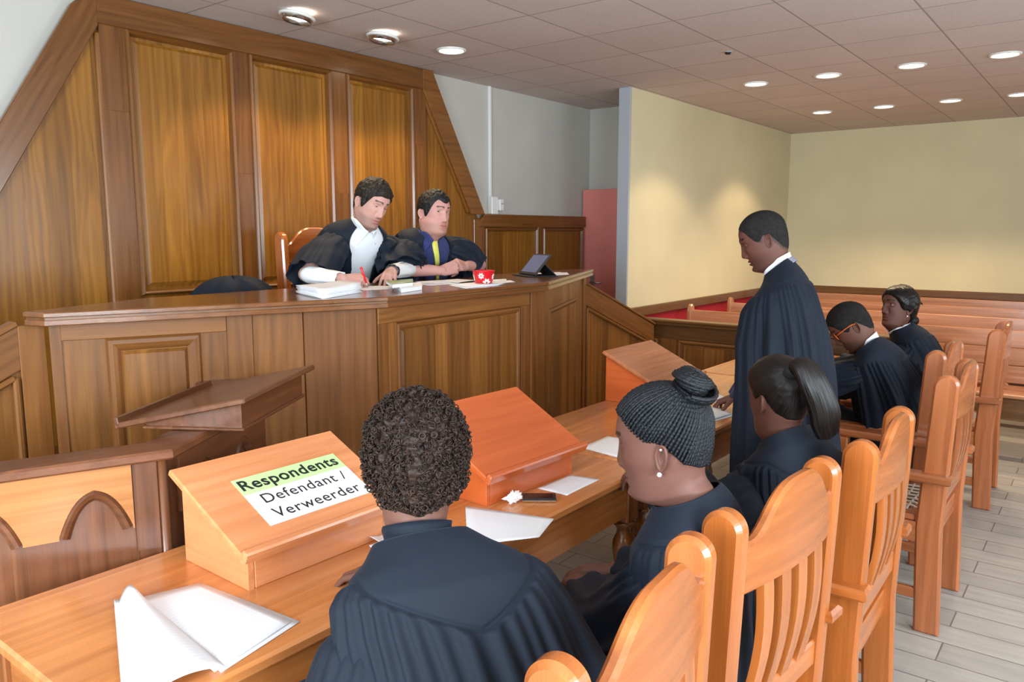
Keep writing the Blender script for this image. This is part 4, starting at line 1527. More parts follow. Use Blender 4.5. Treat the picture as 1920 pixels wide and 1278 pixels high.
def make_body(root, H, tone, extra, legs, brow_c, lips_c=None, stubble=None, torso=None, fade=None):
    """one continuous skin: head, ears, lids, torso, arms with hands and legs joined into a single surface"""
    v, f = H.skin_mesh()
    parts = [(H.world(v), f)]
    for s in (-1, 1):
        v, f = H.ear(s); parts.append((H.world(v), f))
    eyes = []
    for s in (-1, 1):
        v, f, c = H.eyeball(s)
        parts.append((H.world(v), f)); eyes.append((H.eye_center(s), v, c))
    V1, F1 = union(parts)
    # colours from the place on the head
    Pl = (V1 - H.pos) @ H.R / H.scale
    V2, F2 = fuse(extra, .0042, 3)
    V, F = union([(V1, F1), (V2, F2)])
    base = np.array(srgb(*tone)[:3])
    P = (V - H.pos) @ H.R / H.scale
    col = np.tile(np.append(base, 1.0), (len(V), 1))
    x, y, z = P[:, 0], P[:, 1], P[:, 2]
    ax = np.abs(x)
    near = (np.linalg.norm(P, axis=1) < .18)
    fr = sstep(y, .03, .06) * near

    def blend(m, c):
        m = (m * near)[:, None]
        col[:, :3] = col[:, :3] * (1 - m) + np.asarray(c)[None, :3] * m
    if stubble is not None:
        m = sstep(-z, .030, .065) * sstep(y, -.03, .06) * (z > -.125) * (1 - .5 * gauss(ax - .05, .02) * gauss(z + .04, .02)) * .55
        blend(np.clip(m + .35 * gauss(ax, .022) * gauss(z + .044, .006) * fr, 0, .6), srgb(*stubble))
    if fade is not None:
        pts, fcol, dist = fade
        tt = np.degrees(np.abs(np.arctan2(x, y)))
        zl = np.interp(tt, [q[0] for q in pts], [q[1] for q in pts])
        m = sstep(z - zl, -dist, .002) * (np.abs(x) < .0785)
        blend(m * .9, srgb(*fcol))
    # warmth of cheeks, nose, ears
    blend(.16 * fr * (gauss(ax - .045, .02) * gauss(z + .02, .02) + gauss(ax, .012) * gauss(z + .028, .012)), base * np.array([1.12, .72, .68]))
    lc = base * np.array([.86, .50, .50]) if lips_c is None else np.array(srgb(*lips_c)[:3])
    lip = fr * (1 - sstep(ax, .017, .026)) * ((z < -.0505 + ax * .12 + 0 * z) & (z > -.0755 + ax * .35)) * 1.0
    blend(lip * .6, lc)
    blend(fr * (1 - sstep(ax, .018, .025)) * gauss(z + .0622, .0016) * .8, base * .25)
    arch = .0415 + .0035 * (1 - ((ax - .032) / .02) ** 2)
    bw = (1 - sstep(np.abs(z - arch), .0030, .0052)) * sstep(ax, .008, .013) * (1 - sstep(ax, .048, .055)) * fr
    blend(bw * .95, srgb(*brow_c))
    blend(fr * gauss(ax - .009, .0035) * gauss(z + .040, .0025) * .8, base * .2)
    for c0, v, cc in eyes:
        d = np.linalg.norm(P - c0, axis=1)
        idx = np.where((d < .0165) & near)[0]
        if len(idx) == 0:
            continue
        names = {'white': (.42, .40, .38), 'iris': (.05, .032, .02), 'pupil': (.006, .006, .006), 'lash': tuple(base * .22)}
        for i in idx:
            k = np.argmin(((v - P[i]) ** 2).sum(1))
            if ((v[k] - P[i]) ** 2).sum() < .0012 ** 2 and cc[k]:
                col[i, :3] = names[cc[k]]
    return raw_obj('body', V, F, M['skin'], root, col=col)


# ------------------------------------------------------------------ clothes
def pleat_field(th, seed, n0=14, n1=34, k=6):
    r = np.random.RandomState(seed)
    out = np.zeros_like(th)
    for i in range(k):
        n = r.randint(n0, n1)
        out += np.sin(n * th + r.uniform(0, 6.28) + 1.2 * np.sin(th * r.randint(1, 4) + r.uniform(0, 6))) * r.uniform(.5, 1)
    out /= np.sqrt(k) * .75
    return np.sign(out) * np.abs(out) ** .75


def torso_rings(N, Hh, right, widths, bend=.5, n=84, tail=None):
    """centres and frames from the neck base N down to the hip"""
    N, Hh = to_np(N), to_np(Hh)
    L = np.linalg.norm(Hh - N)
    c1 = Hh + np.array([0, 0, L * bend])
    pts = [N, N * .5 + c1 * .5 * 1.0, Hh]
    t = np.linspace(0, 1, n)[:, None]
    ctrl = c1 * .65 + (N + Hh) / 2 * .35
    C = (1 - t) ** 2 * N + 2 * t * (1 - t) * ctrl + t ** 2 * Hh
    if tail is not None:
        tl = smooth_pts([Hh] + list(tail), max(8, int(n * .8)))[1:]
        C = np.concatenate([C, tl])
    T = np.gradient(C, axis=0)
    T /= np.linalg.norm(T, axis=1, keepdims=True)
    seg = np.concatenate([[0], np.cumsum(np.linalg.norm(np.diff(C, axis=0), axis=1))])
    right = to_np(right); right /= np.linalg.norm(right)
    return C, T, seg, right


def robe_torso(N, Hh, right, w, seed, yoke=.15, dip=.05, amp=.008, opening=None, tail=None, cols=220, bend=.5, thick=.007, fdip=0.0, growth=.5, n=84, ntilt=25.0, tiltlen=.09, npl=(26, 48)):
    """w: table of (distance from neck, half width, front depth, back depth)"""
    C, T, seg, right = torso_rings(N, Hh, right, w, bend, n, tail)
    w = np.array(w)
    a = np.interp(seg, w[:, 0], w[:, 1]); df = np.interp(seg, w[:, 0], w[:, 2]); db = np.interp(seg, w[:, 0], w[:, 3])
    k = np.array([.25, .5, .25])
    for _ in range(3):
        for q in (a, df, db):
            q[1:-1] = np.convolve(q, k, 'valid')
    if opening is None:
        th0 = np.linspace(0, 2 * pi, cols, endpoint=False)
        TH = np.tile(th0, (len(C), 1))
    else:
        op = np.array(opening)
        o = np.radians(np.interp(seg, op[:, 0], op[:, 1]))
        u = np.linspace(0, 1, cols)
        TH = o[:, None] + (2 * pi - 2 * o[:, None]) * u[None]
    ct, st = np.cos(TH), np.sin(TH)
    P1 = pleat_field(TH + .10 * seg[:, None] * np.sin(3 * TH + seed), seed, npl[0], npl[1], 6); P2 = pleat_field(TH + .25 * seg[:, None] * np.sin(2 * TH + seed), seed + 5, 7, 15, 4)
    backw = np.clip(-ct, 0, 1)
    ts = yoke + dip * np.clip(1 - np.abs(TH - pi) / 1.25, 0, 1) ** 1.15 - fdip * np.clip(ct, 0, 1)
    D = seg[:, None] - ts
    A = amp * sstep(D, 0, .012) * np.clip(.75 + growth * D / .3, 0, 1.9)
    fold = A * (np.clip(P1, -1.4, 1.4) * .62 * np.exp(-np.clip(D, 0, 1) / .45) + P2 * .85 * np.clip(.15 + D / .16, 0, 1.5)) + .0045 * (amp > 0) * sstep(D, -.001, .0045)
    groove = -.0045 * gauss(D + .002, .0040) * (amp > 0)
    rad = fold + groove
    # broad soft wrinkles everywhere
    rad = rad + .004 * np.sin(3 * TH + 9 * seg[:, None] + seed) * sstep(seg, .05, .2)[:, None]
    fwd = np.cross(T, right)                     # T points down
    fwd = -np.cross(right, T) if False else np.cross(right, T)
    fwd /= np.linalg.norm(fwd, axis=1, keepdims=True)
    if (fwd[0] @ np.cross(np.array([0, 0, 1.0]), right)) < 0:
        fwd = -fwd
    f0 = np.cross(np.array([0, 0, 1.0]), right); f0 /= np.linalg.norm(f0)
    f0 = f0 * math.cos(math.radians(ntilt)) - np.array([0, 0, 1.0]) * math.sin(math.radians(ntilt))
    wt = np.exp(-(seg / tiltlen) ** 2)[:, None]
    fwd = fwd * (1 - wt) + f0 * wt
    fwd /= np.linalg.norm(fwd, axis=1, keepdims=True)
    ex = .88
    X = (a[:, None] + rad) * np.sign(st) * np.abs(st) ** ex
    Y = np.where(ct > 0, df[:, None] + rad, db[:, None] + rad) * np.sign(ct) * np.abs(ct) ** ex
    out = C[:, None, :] + X[..., None] * right + Y[..., None] * fwd[:, None, :]
    sc = 1 - thick / np.maximum(a, .05)
    inn = C[:, None, :] + (X * sc[:, None])[..., None] * right + (Y * (1 - thick / np.maximum(df, .05))[:, None])[..., None] * fwd[:, None, :]
    R, n_ = TH.shape
    if opening is None:
        V = np.concatenate([out.reshape(-1, 3), inn.reshape(-1, 3)])
        F = []
        o2 = R * n_
        for r in range(R - 1):
            for i in range(n_):
                j = (i + 1) % n_
                F.append((r * n_ + i, r * n_ + j, (r + 1) * n_ + j, (r + 1) * n_ + i))
                F.append((o2 + r * n_ + i, o2 + (r + 1) * n_ + i, o2 + (r + 1) * n_ + j, o2 + r * n_ + j))
        for i in range(n_):
            j = (i + 1) % n_
            F.append((i, j, o2 + j, o2 + i))
            b = (R - 1) * n_
            F.append((b + j, b + i, o2 + b + i, o2 + b + j))
    else:
        ring = np.concatenate([out, inn[:, ::-1]], axis=1)
        V = ring.reshape(-1, 3)
        F = grid_faces(R, 2 * n_, True, True, True)
        F = [f[::-1] for f in F]
    return V, F


def sleeve(S, E, C, seed, r=(.095, .105, .12), flat=.85, n=64, cols=72, amp=.009, sag=.02, up=(0, 0, 1), gather=.006, open_end=True, inside=.05):
    pts = smooth_pts([S, E, C], n)
    seg = np.concatenate([[0], np.cumsum(np.linalg.norm(np.diff(pts, axis=0), axis=1))])
    L = seg[-1]
    T = np.gradient(pts, axis=0); T /= np.linalg.norm(T, axis=1, keepdims=True)
    t = seg / L
    R0 = np.interp(t, [0, .5, 1], r)
    th = np.linspace(0, 2 * pi, cols, endpoint=False)
    ring = []
    upv = to_np(up)
    P1 = pleat_field(th, seed, 9, 20, 5); P2 = pleat_field(th, seed + 3, 3, 8, 4); P3 = pleat_field(th, seed + 7, 5, 11, 4)
    for i in range(n):
        u = np.cross(T[i], upv)
        if np.linalg.norm(u) < .25:
            u = np.cross(T[i], np.array([1.0, .2, 0]))
        u /= np.linalg.norm(u); w = np.cross(u, T[i])
        g = gather * math.exp(-((seg[i] - .07) / .05) ** 2) * P1
        f = amp * sstep(seg[i], .02, .16) * (P2 * (1 - .5 * t[i]) + P3 * .7 * t[i] + .45 * np.sin(3 * th + 26 * seg[i] + seed) * math.exp(-((t[i] - .5) / .2) ** 2))
        rr = R0[i] + g + f
        low = np.clip(-np.sin(th), 0, 1)
        dome = math.sqrt(max(.02, 1 - (1 - min(1, seg[i] / .075)) ** 2))
        rr = rr * dome
        ring.append(pts[i] + (np.cos(th) * rr)[:, None] * u + (np.sin(th) * rr * flat)[:, None] * w - (low ** 1.5 * sag * t[i])[:, None] * np.array([0, 0, 1.0]))
    if open_end:
        for k, (d, s) in enumerate(((.0, .965), (-inside, .93), (-inside * 1.6, .55))):
            c = pts[-1]
            ring.append(c + (ring[n - 1] - c) * s + T[-1] * d)
    V = np.concatenate(ring)
    F = grid_faces(len(ring), cols, True, True, True, flip=True)
    return V, F


def lap(Hh, knees, shin, seed, a=.20, d=.085, amp=.008):
    pts = smooth_pts([Hh, (to_np(Hh) * .4 + to_np(knees) * .6) + np.array([0, 0, .015]), knees, shin], 54)
    cols = 120
    th = np.linspace(0, 2 * pi, cols, endpoint=False)
    T = np.gradient(pts, axis=0); T /= np.linalg.norm(T, axis=1, keepdims=True)
    hor = to_np(knees) - to_np(Hh); hor[2] = 0; hor /= np.linalg.norm(hor)
    right = np.cross(hor, [0, 0, 1.0])
    P = pleat_field(th, seed, 6, 16, 5)
    ring = []
    for i in range(len(pts)):
        w = np.cross(right, T[i]); w /= np.linalg.norm(w)
        t = i / (len(pts) - 1)
        rr = amp * P * (.4 + t)
        ring.append(pts[i] + ((a + rr) * np.sign(np.cos(th)) * np.abs(np.cos(th)) ** .8)[:, None] * right + ((d + .4 * rr + .02 * t) * np.sin(th))[:, None] * w)
    return np.concatenate(ring), grid_faces(len(ring), cols)


def robe_obj(root, torso, sleeves=(), laps=None, mat=None):
    V, F = torso
    ro = raw_obj('robe', V, F, mat or M['robe'], root)
    for v, f in sleeves:
        raw_obj('sleeve', v, f, mat or M['robe'], ro)
    if laps:
        raw_obj('skirt', laps[0], laps[1], mat or M['robe'], ro)
    return ro


def neck_band(H, name, z0, z1, off0, off1, mat, parent, th0=0.0, thick=.004, n=96, slope=-.034):
    """a collar that follows the neck: lower edge z0 at offset off0, upper edge z1 at offset off1, opened by th0 radians at the front"""
    u = np.linspace(th0, 2 * pi - th0, n)
    rows = []
    K = 6
    for k in range(K):
        t = k / (K - 1)
        z = z0 + (z1 - z0) * t + slope * np.clip(np.cos(u) * .75 + .25, 0, 1)
        rows.append(H.at(u, z, off0 + (off1 - off0) * t + np.zeros_like(u)))
    inner = []
    for k in range(K)[::-1]:
        t = k / (K - 1)
        z = z0 + (z1 - z0) * t + slope * np.clip(np.cos(u) * .75 + .25, 0, 1)
        inner.append(H.at(u, z, off0 + (off1 - off0) * t - thick + np.zeros_like(u)))
    rings = np.array(rows + inner)                # (2K, n, 3)
    V = rings.transpose(1, 0, 2).reshape(-1, 3)
    F = grid_faces(n, 2 * K, True, True, True)
    o = raw_obj(name, V, F, mat, parent)
    return o


def shirt_collar(H, name, mat, parent, zt=-.125, back=.035, front=.075, th0=.16, spread=.012):
    """turned-down collar with two points"""
    n = 96
    u = np.linspace(th0, 2 * pi - th0, n)
    fr = np.clip(np.cos(u), 0, 1) ** 1.5
    zt_ = zt - .035 * fr
    wd = back + (front - back) * fr ** 2
    K = 7
    rows = []
    for k in range(K):
        t = k / (K - 1)
        z = zt_ - wd * t
        uu = u + np.sign(pi - u) * fr * t * .55
        rows.append(H.at(uu, z, .007 + .004 + spread * t ** .7 - .03 * t * fr * 0 + np.zeros_like(u)))
    for k in range(K)[::-1]:
        t = k / (K - 1)
        z = zt_ - wd * t
        uu = u + np.sign(pi - u) * fr * t * .55
        rows.append(H.at(uu, z, .007 + .001 + spread * t ** .7 + np.zeros_like(u)))
    V = np.array(rows).transpose(1, 0, 2).reshape(-1, 3)
    return raw_obj(name, V, grid_faces(n, 2 * K), mat, parent)


# ------------------------------------------------------------------ hair
def hair_shell(H, parent, zl, thick, mat, noise_amp=.003, noise_scale=60.0, name='hair', cols=150, rows=64, center=None, seed=0, cell=False, edge=.18, inner=-.004):
    th = np.linspace(0, 2 * pi, cols, endpoint=False)
    zz = np.array([zl((t + pi) % (2 * pi) - pi) for t in th])
    k = np.array([.25, .5, .25])
    for _ in range(2):
        zz = np.convolve(np.concatenate([zz[-1:], zz, zz[:1]]), k, 'valid')
    al0 = (zz - ZC) / ZH
    al0 = np.where(zz > ZC, np.arcsin(np.clip((zz - ZC) / ZH, -1, 1)), al0)
    v = np.linspace(0, 1, rows)
    A = al0[None] + (pi / 2 - .02 - al0[None]) * v[:, None]
    Tm = np.tile(th, (rows, 1))
    hh = np.array([[thick((t + pi) % (2 * pi) - pi, a) for t in th] for a in v])
    taper = np.sqrt(np.clip(v / edge, 0, 1))[:, None]
    base = H.local(Tm, A, np.zeros_like(Tm) + .002)
    nz = np.zeros_like(Tm)
    if noise_amp:
        for r in range(rows):
            for c in range(cols):
                p = Vector(base[r, c]) * noise_scale + Vector((seed, seed * 1.7, 0))
                if cell:
                    d = mnoise.voronoi(p)[0]
                    nz[r, c] = (1.0 - min(1.0, d[0] * 1.3)) - .35
                else:
                    nz[r, c] = mnoise.fractal(p, 1.0, 2.0, 3)
    off = (hh + nz * noise_amp) * taper + .0015 * (1 - taper)
    out = H.local(Tm, A, off)
    inn = H.local(Tm, A, np.full_like(Tm, inner))
    V = np.concatenate([H.world(out).reshape(-1, 3), H.world(inn).reshape(-1, 3)])
    o2 = rows * cols
    F = []
    for r in range(rows - 1):
        for i in range(cols):
            j = (i + 1) % cols
            F.append((r * cols + i, (r + 1) * cols + i, (r + 1) * cols + j, r * cols + j))
            F.append((o2 + r * cols + i, o2 + r * cols + j, o2 + (r + 1) * cols + j, o2 + (r + 1) * cols + i))
    for i in range(cols):
        j = (i + 1) % cols
        F.append((i, j, o2 + j, o2 + i))
        b = (rows - 1) * cols
    F.append(tuple(b + i for i in range(cols))); F.append(tuple(o2 + b + i for i in range(cols))[::-1])
    # strand direction
    if center is None:
        G = np.stack([A * ZH, Tm * .08, np.zeros_like(A)], -1)
    else:
        c = np.array(center)
        d = out - c
        ang = np.arctan2(d[..., 0], d[..., 2] * .8 + d[..., 1] * .6)
        G = np.stack([np.linalg.norm(d, axis=-1), ang * .07, np.zeros_like(A)], -1)
    G = np.concatenate([G.reshape(-1, 3)] * 2)
    return raw_obj(name, V, F, mat, parent, G=G)


def line(pts, t):
    """piecewise-linear hairline over |angle| in degrees"""
    a = abs(math.degrees(t))
    return float(np.interp(a, [p[0] for p in pts], [p[1] for p in pts]))


SHORT = [(0, .078), (20, .079), (34, .070), (48, .062), (58, .035), (66, .010), (76, -.012), (84, -.016), (90, .020), (104, .018), (116, -.02), (130, -.06), (150, -.080), (180, -.088)]
EPS = 1e-6
# ------------------------------------------------------------------ the people in the room
WID = [(0, .090, .072, .068), (.03, .118, .082, .084), (.06, .160, .095, .098), (.10, .196, .110, .114), (.16, .212, .122, .122), (.30, .212, .130, .132), (.50, .232, .150, .155)]


def wid(k=1.0, a0=None, lo=1.0):
    return [(d, a * k * (lo if d > .25 else 1), f * k * (lo if d > .25 else 1), b * k * (lo if d > .25 else 1)) for d, a, f, b in WID]


def dirs(az):
    a = math.radians(az)
    return np.array([math.cos(a), math.sin(a), 0]), np.array([math.sin(a), -math.cos(a), 0])


class Person:
    def __init__(self, label, N, hip, taz, head, ntilt=25, bare_neck=False, drop=.035, L=.15, back=.022, **hk):
        self.root = thing('person', label, 'person', (hip[0], hip[1], 0))
        self.f, self.r = dirs(taz)
        self.hip = np.array(hip, float)
        a = math.radians(ntilt)
        z = np.array([0, 0, 1.0])
        fwd = self.f * math.cos(a) - z * math.sin(a)          # slope of the neck opening
        upn = z * math.cos(a) + self.f * math.sin(a)
        self.nt = ntilt
        # the neck hangs below the skull, bending half as much as the head is bowed
        hf, _ = dirs(head[3] * .5 + taz * .5)
        b = math.radians(head[4] * .55 + 8)
        fb = hf * math.cos(b) - z * math.sin(b); ub = z * math.cos(b) + hf * math.sin(b)
        nc = np.array(head[:3]) - fb * back - ub * L
        self.N = nc + upn * drop                               # centre of the neck opening
        self.H = Head(head[:3], head[3], head[4], head[5], nc, taz, ntilt, **hk)
        self.H.L = L
        if bare_neck:
            self.H.zlow = -.235
        sp = self.N - self.hip
        up = sp / np.linalg.norm(sp)
        fw = self.f - up * (self.f @ up); fw /= np.linalg.norm(fw)
        self.up, self.fw = up, fw
        self.extra = [capsule(self.N - up * .19 - fw * .01, self.hip + np.array([0, 0, .03]), .112, .13, 20, .62, self.f),
                      capsule(self.N - up * .125 - fw * .02 - self.r * .11, self.N - up * .125 - fw * .02 + self.r * .11, .042, .042, 16),
                      capsule(self.N - upn * .03, self.N - up * .14 - fw * .01, .042, .07, 16)]

    def shoulder(self, s, out=.125, down=.135):
        return self.N + self.r * (s * out) - self.up * down - self.fw * .015

    def arm(self, s, el, wr, hand=None, out=.13):
        self.extra += arm_parts(self.shoulder(s, out, .15), el, wr, hand)

    def leg(self, s, knee, foot, hipout=.09, r=(.082, .056, .052, .036)):
        h = self.hip + self.r * (s * hipout)
        k, a = to_np(knee), to_np(foot)
        self.extra += [capsule(h, k, r[0], r[1], 16), capsule(k, a, r[2], r[3], 16), capsule(a - np.array([0, 0, .03]), a - np.array([0, 0, .045]) + self.f * .15, .038, .032, 14)]

    def sit(self, spread=.10, knee=.42, drop=.42):
        for s in (-1, 1):
            k = self.hip + self.f * knee + self.r * (s * spread) + np.array([0, 0, .01])
            self.leg(s, k, k + self.f * .03 - np.array([0, 0, drop]))

    def body(self, tone, brow, **k):
        return make_body(self.root, self.H, tone, self.extra, None, brow, **k)


def pearl_string(H, parent, name, z, off, a0, a1, n, r, mat, slope=0.0):
    m = MB()
    for i in range(n):
        a = a0 + (a1 - a0) * i / (n - 1)
        p = H.at(np.array([a]), np.array([z + slope * math.cos(a)]), np.array([off]))[0]
        m.ball(p, r, 10, 7)
    return m.build(name, mat, parent)


M['pearl'] = flat_mat('pearl', srgb(238, 236, 230), .22)
M['silver'] = flat_mat('silver', srgb(210, 212, 216), .2, metal=1.0)

# ---- curly haired person, nearest, seen from behind
p = Person('person with short curly brown hair seen from behind, black robe, leaning over the near table', (1.05, .945, 1.10), (1.03, .80, .56), 62, (1.045, 1.045, 1.195, 46, 20, 2), 32, L=.165, lips=1.2)
LS, RS = p.shoulder(-1), p.shoulder(1)
le, lw = (.80, .99, .73), (.93, 1.17, .70)
re, rw = (1.34, 1.02, .78), (1.27, 1.36, .80)
p.arm(-1, le, lw, (lw, (.25, 1, -.05), (0, 0, 1), -1, 'rest'))
p.arm(1, re, rw, (rw, (-.2, 1, -.05), (0, 0, 1), 1, 'rest'))
p.sit()
p.body((108, 72, 60), (20, 14, 12))
root = p.root
robe_obj(root, robe_torso(p.N, p.hip, p.r, wid(1.03, lo=1.06), 11, ntilt=p.nt, yoke=.065, dip=.115, amp=.010, cols=400, n=170, growth=.6),
         [sleeve(LS, le, np.array(lw) - np.array([.02, .02, 0]), 21, (.086, .112, .105), n=80, cols=96),
          sleeve(RS, re, np.array(rw) - np.array([.0, .06, 0]), 22, (.086, .11, .10), n=80, cols=96)],
         lap(p.hip, p.hip + p.f * .44 + np.array([0, 0, -.01]), p.hip + p.f * .47 + np.array([0, 0, -.36]), 31))
neck_band(p.H, 'robe_collar', -.160, -.105, .024, .012, M['robe'], root, th0=.7)
CURL_LINE = [(0, .075), (40, .068), (60, .03), (74, -.01), (86, -.03), (96, -.025), (112, -.05), (130, -.075), (180, -.098)]
ho = hair_shell(p.H, root, lambda t: line(CURL_LINE, t), lambda t, v: .016 + .004 * v, M['hair_curl'], .010, 75, cols=230, rows=130, cell=True, edge=.10)
def curl_cloud(H, n, seed):
    """small open spirals of hair standing off the scalp, built in one go"""
    r = np.random.RandomState(seed)
    t = r.uniform(-pi, pi, n)
    z0 = np.array([line(CURL_LINE, q) for q in t])
    z = z0 + .002 + (.1255 - z0) * (1 - (1 - r.rand(n)) ** 1.3)
    h = r.uniform(.010, .031, n) * np.minimum(1, .5 + (z - z0) / .03)
    c = H.at(t, np.minimum(z, .1268), h)
    ax = r.normal(size=(n, 3)); ax /= np.linalg.norm(ax, axis=1, keepdims=True)
    b = np.cross(ax, r.normal(size=(n, 3))); b /= np.linalg.norm(b, axis=1, keepdims=True)
    d = np.cross(ax, b)
    K, J = 12, 5
    R = r.uniform(.0022, .0058, n)[:, None]; turns = r.uniform(.8, 1.9, n)[:, None]; pit = r.uniform(.002, .007, n)[:, None]
    k = np.linspace(0, 1, K)[None]
    a = 2 * pi * turns * k
    rad = np.cos(a)[..., None] * b[:, None] + np.sin(a)[..., None] * d[:, None]
    P = c[:, None] + rad * R[..., None] + ax[:, None] * (pit * (k - .5))[..., None]
    th = .00125 * np.clip(np.minimum(k, 1 - k) * 6 + .35, 0, 1)
    j = 2 * pi * np.arange(J) / J
    V = P[:, :, None] + (np.cos(j)[None, None, :, None] * rad[:, :, None] + np.sin(j)[None, None, :, None] * ax[:, None, None]) * th[..., None, None]
    F = []
    base = grid_faces(K, J)
    for i in range(n):
        o = i * K * J
        F += [tuple(q + o for q in f) for f in base]
    G = np.broadcast_to(np.stack([np.broadcast_to(k * .03, (n, K)), r.rand(n)[:, None] * 30 + 0 * k, 0 * k + r.rand(n)[:, None]], -1)[:, :, None], V.shape)
    return V.reshape(-1, 3), F, G.reshape(-1, 3)


cv, cf, cg = curl_cloud(p.H, 4600, 3)
co = raw_obj('curls', cv, cf, M['hair_curl'], ho, G=cg)
co['kind'] = 'stuff'
es = MB(); es.ball(p.H.world(np.array([.083, -.004, -.044])), .005, 10, 8); es.build('earring', M['pearl'], root)

# ---- woman with braided bun, profile
p = Person('woman with braided hair in a bun, pearl necklace and black robe, hands in her lap', (1.555, .735, 1.065), (1.63, .72, .56), 92, (1.582, .785, 1.166, 101, 12, 0), 22, True, .022, .138, .040, scale=1.06, lips=1.25, nose=.92, jaw=.94, eye_open=(5, -12), gaze=(0, -14), brow=.6)
LS, RS = p.shoulder(-1), p.shoulder(1)
le, lw = (1.53, .88, .73), (1.735, 1.10, .665)
re, rw = (1.84, .86, .74), (1.90, 1.09, .665)
p.arm(-1, le, lw, (lw, (.75, .72, -.1), (.1, .0, 1), -1, 'rest'))
p.arm(1, re, rw, (rw, (-.25, .9, -.1), (.1, 0, 1), 1, 'rest'))
p.sit(.09, .50)
p.body((108, 72, 61), (16, 11, 10), lips_c=(112, 56, 56))
root = p.root
wb = [(0, .100, .085, .062), (.03, .132, .094, .078), (.06, .165, .100, .09), (.10, .190, .108, .104), (.16, .20, .116, .112), (.30, .20, .118, .12), (.50, .218, .13, .135)]
robe_obj(root, robe_torso(p.N, p.hip, p.r, wb, 12, ntilt=p.nt, yoke=.07, dip=.10, amp=.0065, cols=320, n=150, fdip=-.02),
         [sleeve(LS, le, np.array(lw) - np.array([.09, .09, -.02]), 23, (.080, .102, .098), n=80, cols=110, gather=.008, amp=.012),
          sleeve(RS, re, np.array(rw) - np.array([.0, .08, -.02]), 24, (.08, .098, .098))],
         lap(p.hip, p.hip + np.array([.0, .26, .0]), p.hip + np.array([.02, .30, -.30]), 32, a=.185, d=.08))
pearl_string(p.H, root, 'necklace', -.150, .010, -2.55, 2.55, 60, .0042, M['pearl'], slope=-.018)
bm = MB()
for i in range(16):
    a = 2 * pi * i / 16
    w0 = Vector(lw); d = (Vector((.75, .72, -.1))).normalized()
    u = d.cross(Vector((0, 0, 1))).normalized(); v = u.cross(d)
    bm.ball(w0 - d * .018 + u * (.032 * math.cos(a)) + v * (.028 * math.sin(a)), .0058, 10, 7)
bm.build('bracelet', M['pearl'], root)
es = MB(); es.ball(p.H.world(np.array([-.083, -.006, -.042])), .0052, 12, 8); es.ball(p.H.world(np.array([-.094, -.022, .012])), .0026, 8, 6); es.build('earring', M['pearl'], root)
BR_LINE = [(0, .088), (25, .086), (45, .077), (60, .060), (72, .042), (82, .028), (94, .024), (106, .006), (124, -.028), (150, -.044), (180, -.050)]
ho = hair_shell(p.H, root, lambda t: line(BR_LINE, t), lambda t, v: .0045 + .003 * v, M['hair_braid'], .001, 80, edge=.2)
bun = np.array([0, -.078, .108])
bm = MB()
nb = 100
for i in range(nb):
    t = -pi + 2 * pi * (i + .5) / nb
    z0 = line(BR_LINE, t)
    # path over the scalp from hairline to the bun
    p0 = p.H.local(np.array([t]), np.array([(z0 - ZC) / ZH if z0 < ZC else math.asin((z0 - ZC) / ZH)]))[0]
    ctr = np.array([0, -.008, .03])
    d0 = p0 - ctr; d1 = bun - ctr
    K = 46
    pts, rad = [], []
    om = math.acos(max(-1, min(1, d0 @ d1 / np.linalg.norm(d0) / np.linalg.norm(d1))))
    for k in range(K + 1):
        s = k / K * .93
        dd = (math.sin((1 - s) * om) * d0 / np.linalg.norm(d0) + math.sin(s * om) * d1 / np.linalg.norm(d1)) / math.sin(om)
        # find the scalp along this direction
        th = math.atan2(dd[0], dd[1])
        lo_, hi_ = -2.4, pi / 2 - .01
        tgt = math.atan2(dd[2], math.hypot(dd[0], dd[1]))
        for _ in range(18):
            mid = (lo_ + hi_) / 2
            q = p.H.local(np.array([th]), np.array([mid]))[0]
            th2 = th
            e = math.atan2(q[2] - ctr[2], math.hypot(q[0] - ctr[0], q[1] - ctr[1]))
            if e < tgt: lo_ = mid
            else: hi_ = mid
        # the scalp is star shaped about ctr: correct the angle for the centre offset
        for _ in range(3):
            q = p.H.local(np.array([th2]), np.array([mid]))[0]
            th2 += math.atan2(dd[0], dd[1]) - math.atan2(q[0] - ctr[0], q[1] - ctr[1])
        q = p.H.local(np.array([th2]), np.array([mid]), np.array([.0065 + .0075 * s ** 2 + (i % 2) * .0012]))[0]
        pts.append(p.H.world(q))
        rad.append((.0026 + .0016 * min(1, s * 4)) * (1 + .22 * math.sin(k * 2.1 + i)))
    bm.tube(pts, rad, n=6, axis=0)
bo = bm.build('braids', M['hair_braid'], ho)
bo['kind'] = 'stuff'
bm = MB()
axis = (bun - np.array([0, -.008, .03])); axis /= np.linalg.norm(axis)
u_ = np.cross(axis, [1, 0, 0]); u_ /= np.linalg.norm(u_); w_ = np.cross(axis, u_)
for q in range(16):
    pts, rad = [], []
    for k in range(61):
        s = k / 60
        a = 2 * pi * (1.25 * s) + q * .12
        Rr = .033 - .010 * s
        lat = .0165 * math.cos(2 * pi * q / 16 + 4 * s); vert = .0185 * math.sin(2 * pi * q / 16 + 4 * s) + .032 + .014 * s
        c = bun + axis * (vert - .018) + (u_ * math.cos(a) + w_ * math.sin(a)) * (Rr + lat)
        pts.append(p.H.world(c)); rad.append(.0058 * (1 + .16 * math.sin(k * 2.3 + q)))
    bm.tube(pts, rad, n=6, axis=0)
for q in range(7):
    pts = []
    for k in range(25):
        a = 2 * pi * k / 24
        pts.append(p.H.world(bun + axis * (-.004 + .004 * q % .012) + (u_ * math.cos(a) + w_ * math.sin(a)) * (.036 + .002 * (q % 3))))
    bm.tube(pts, .0045, n=6, axis=0)
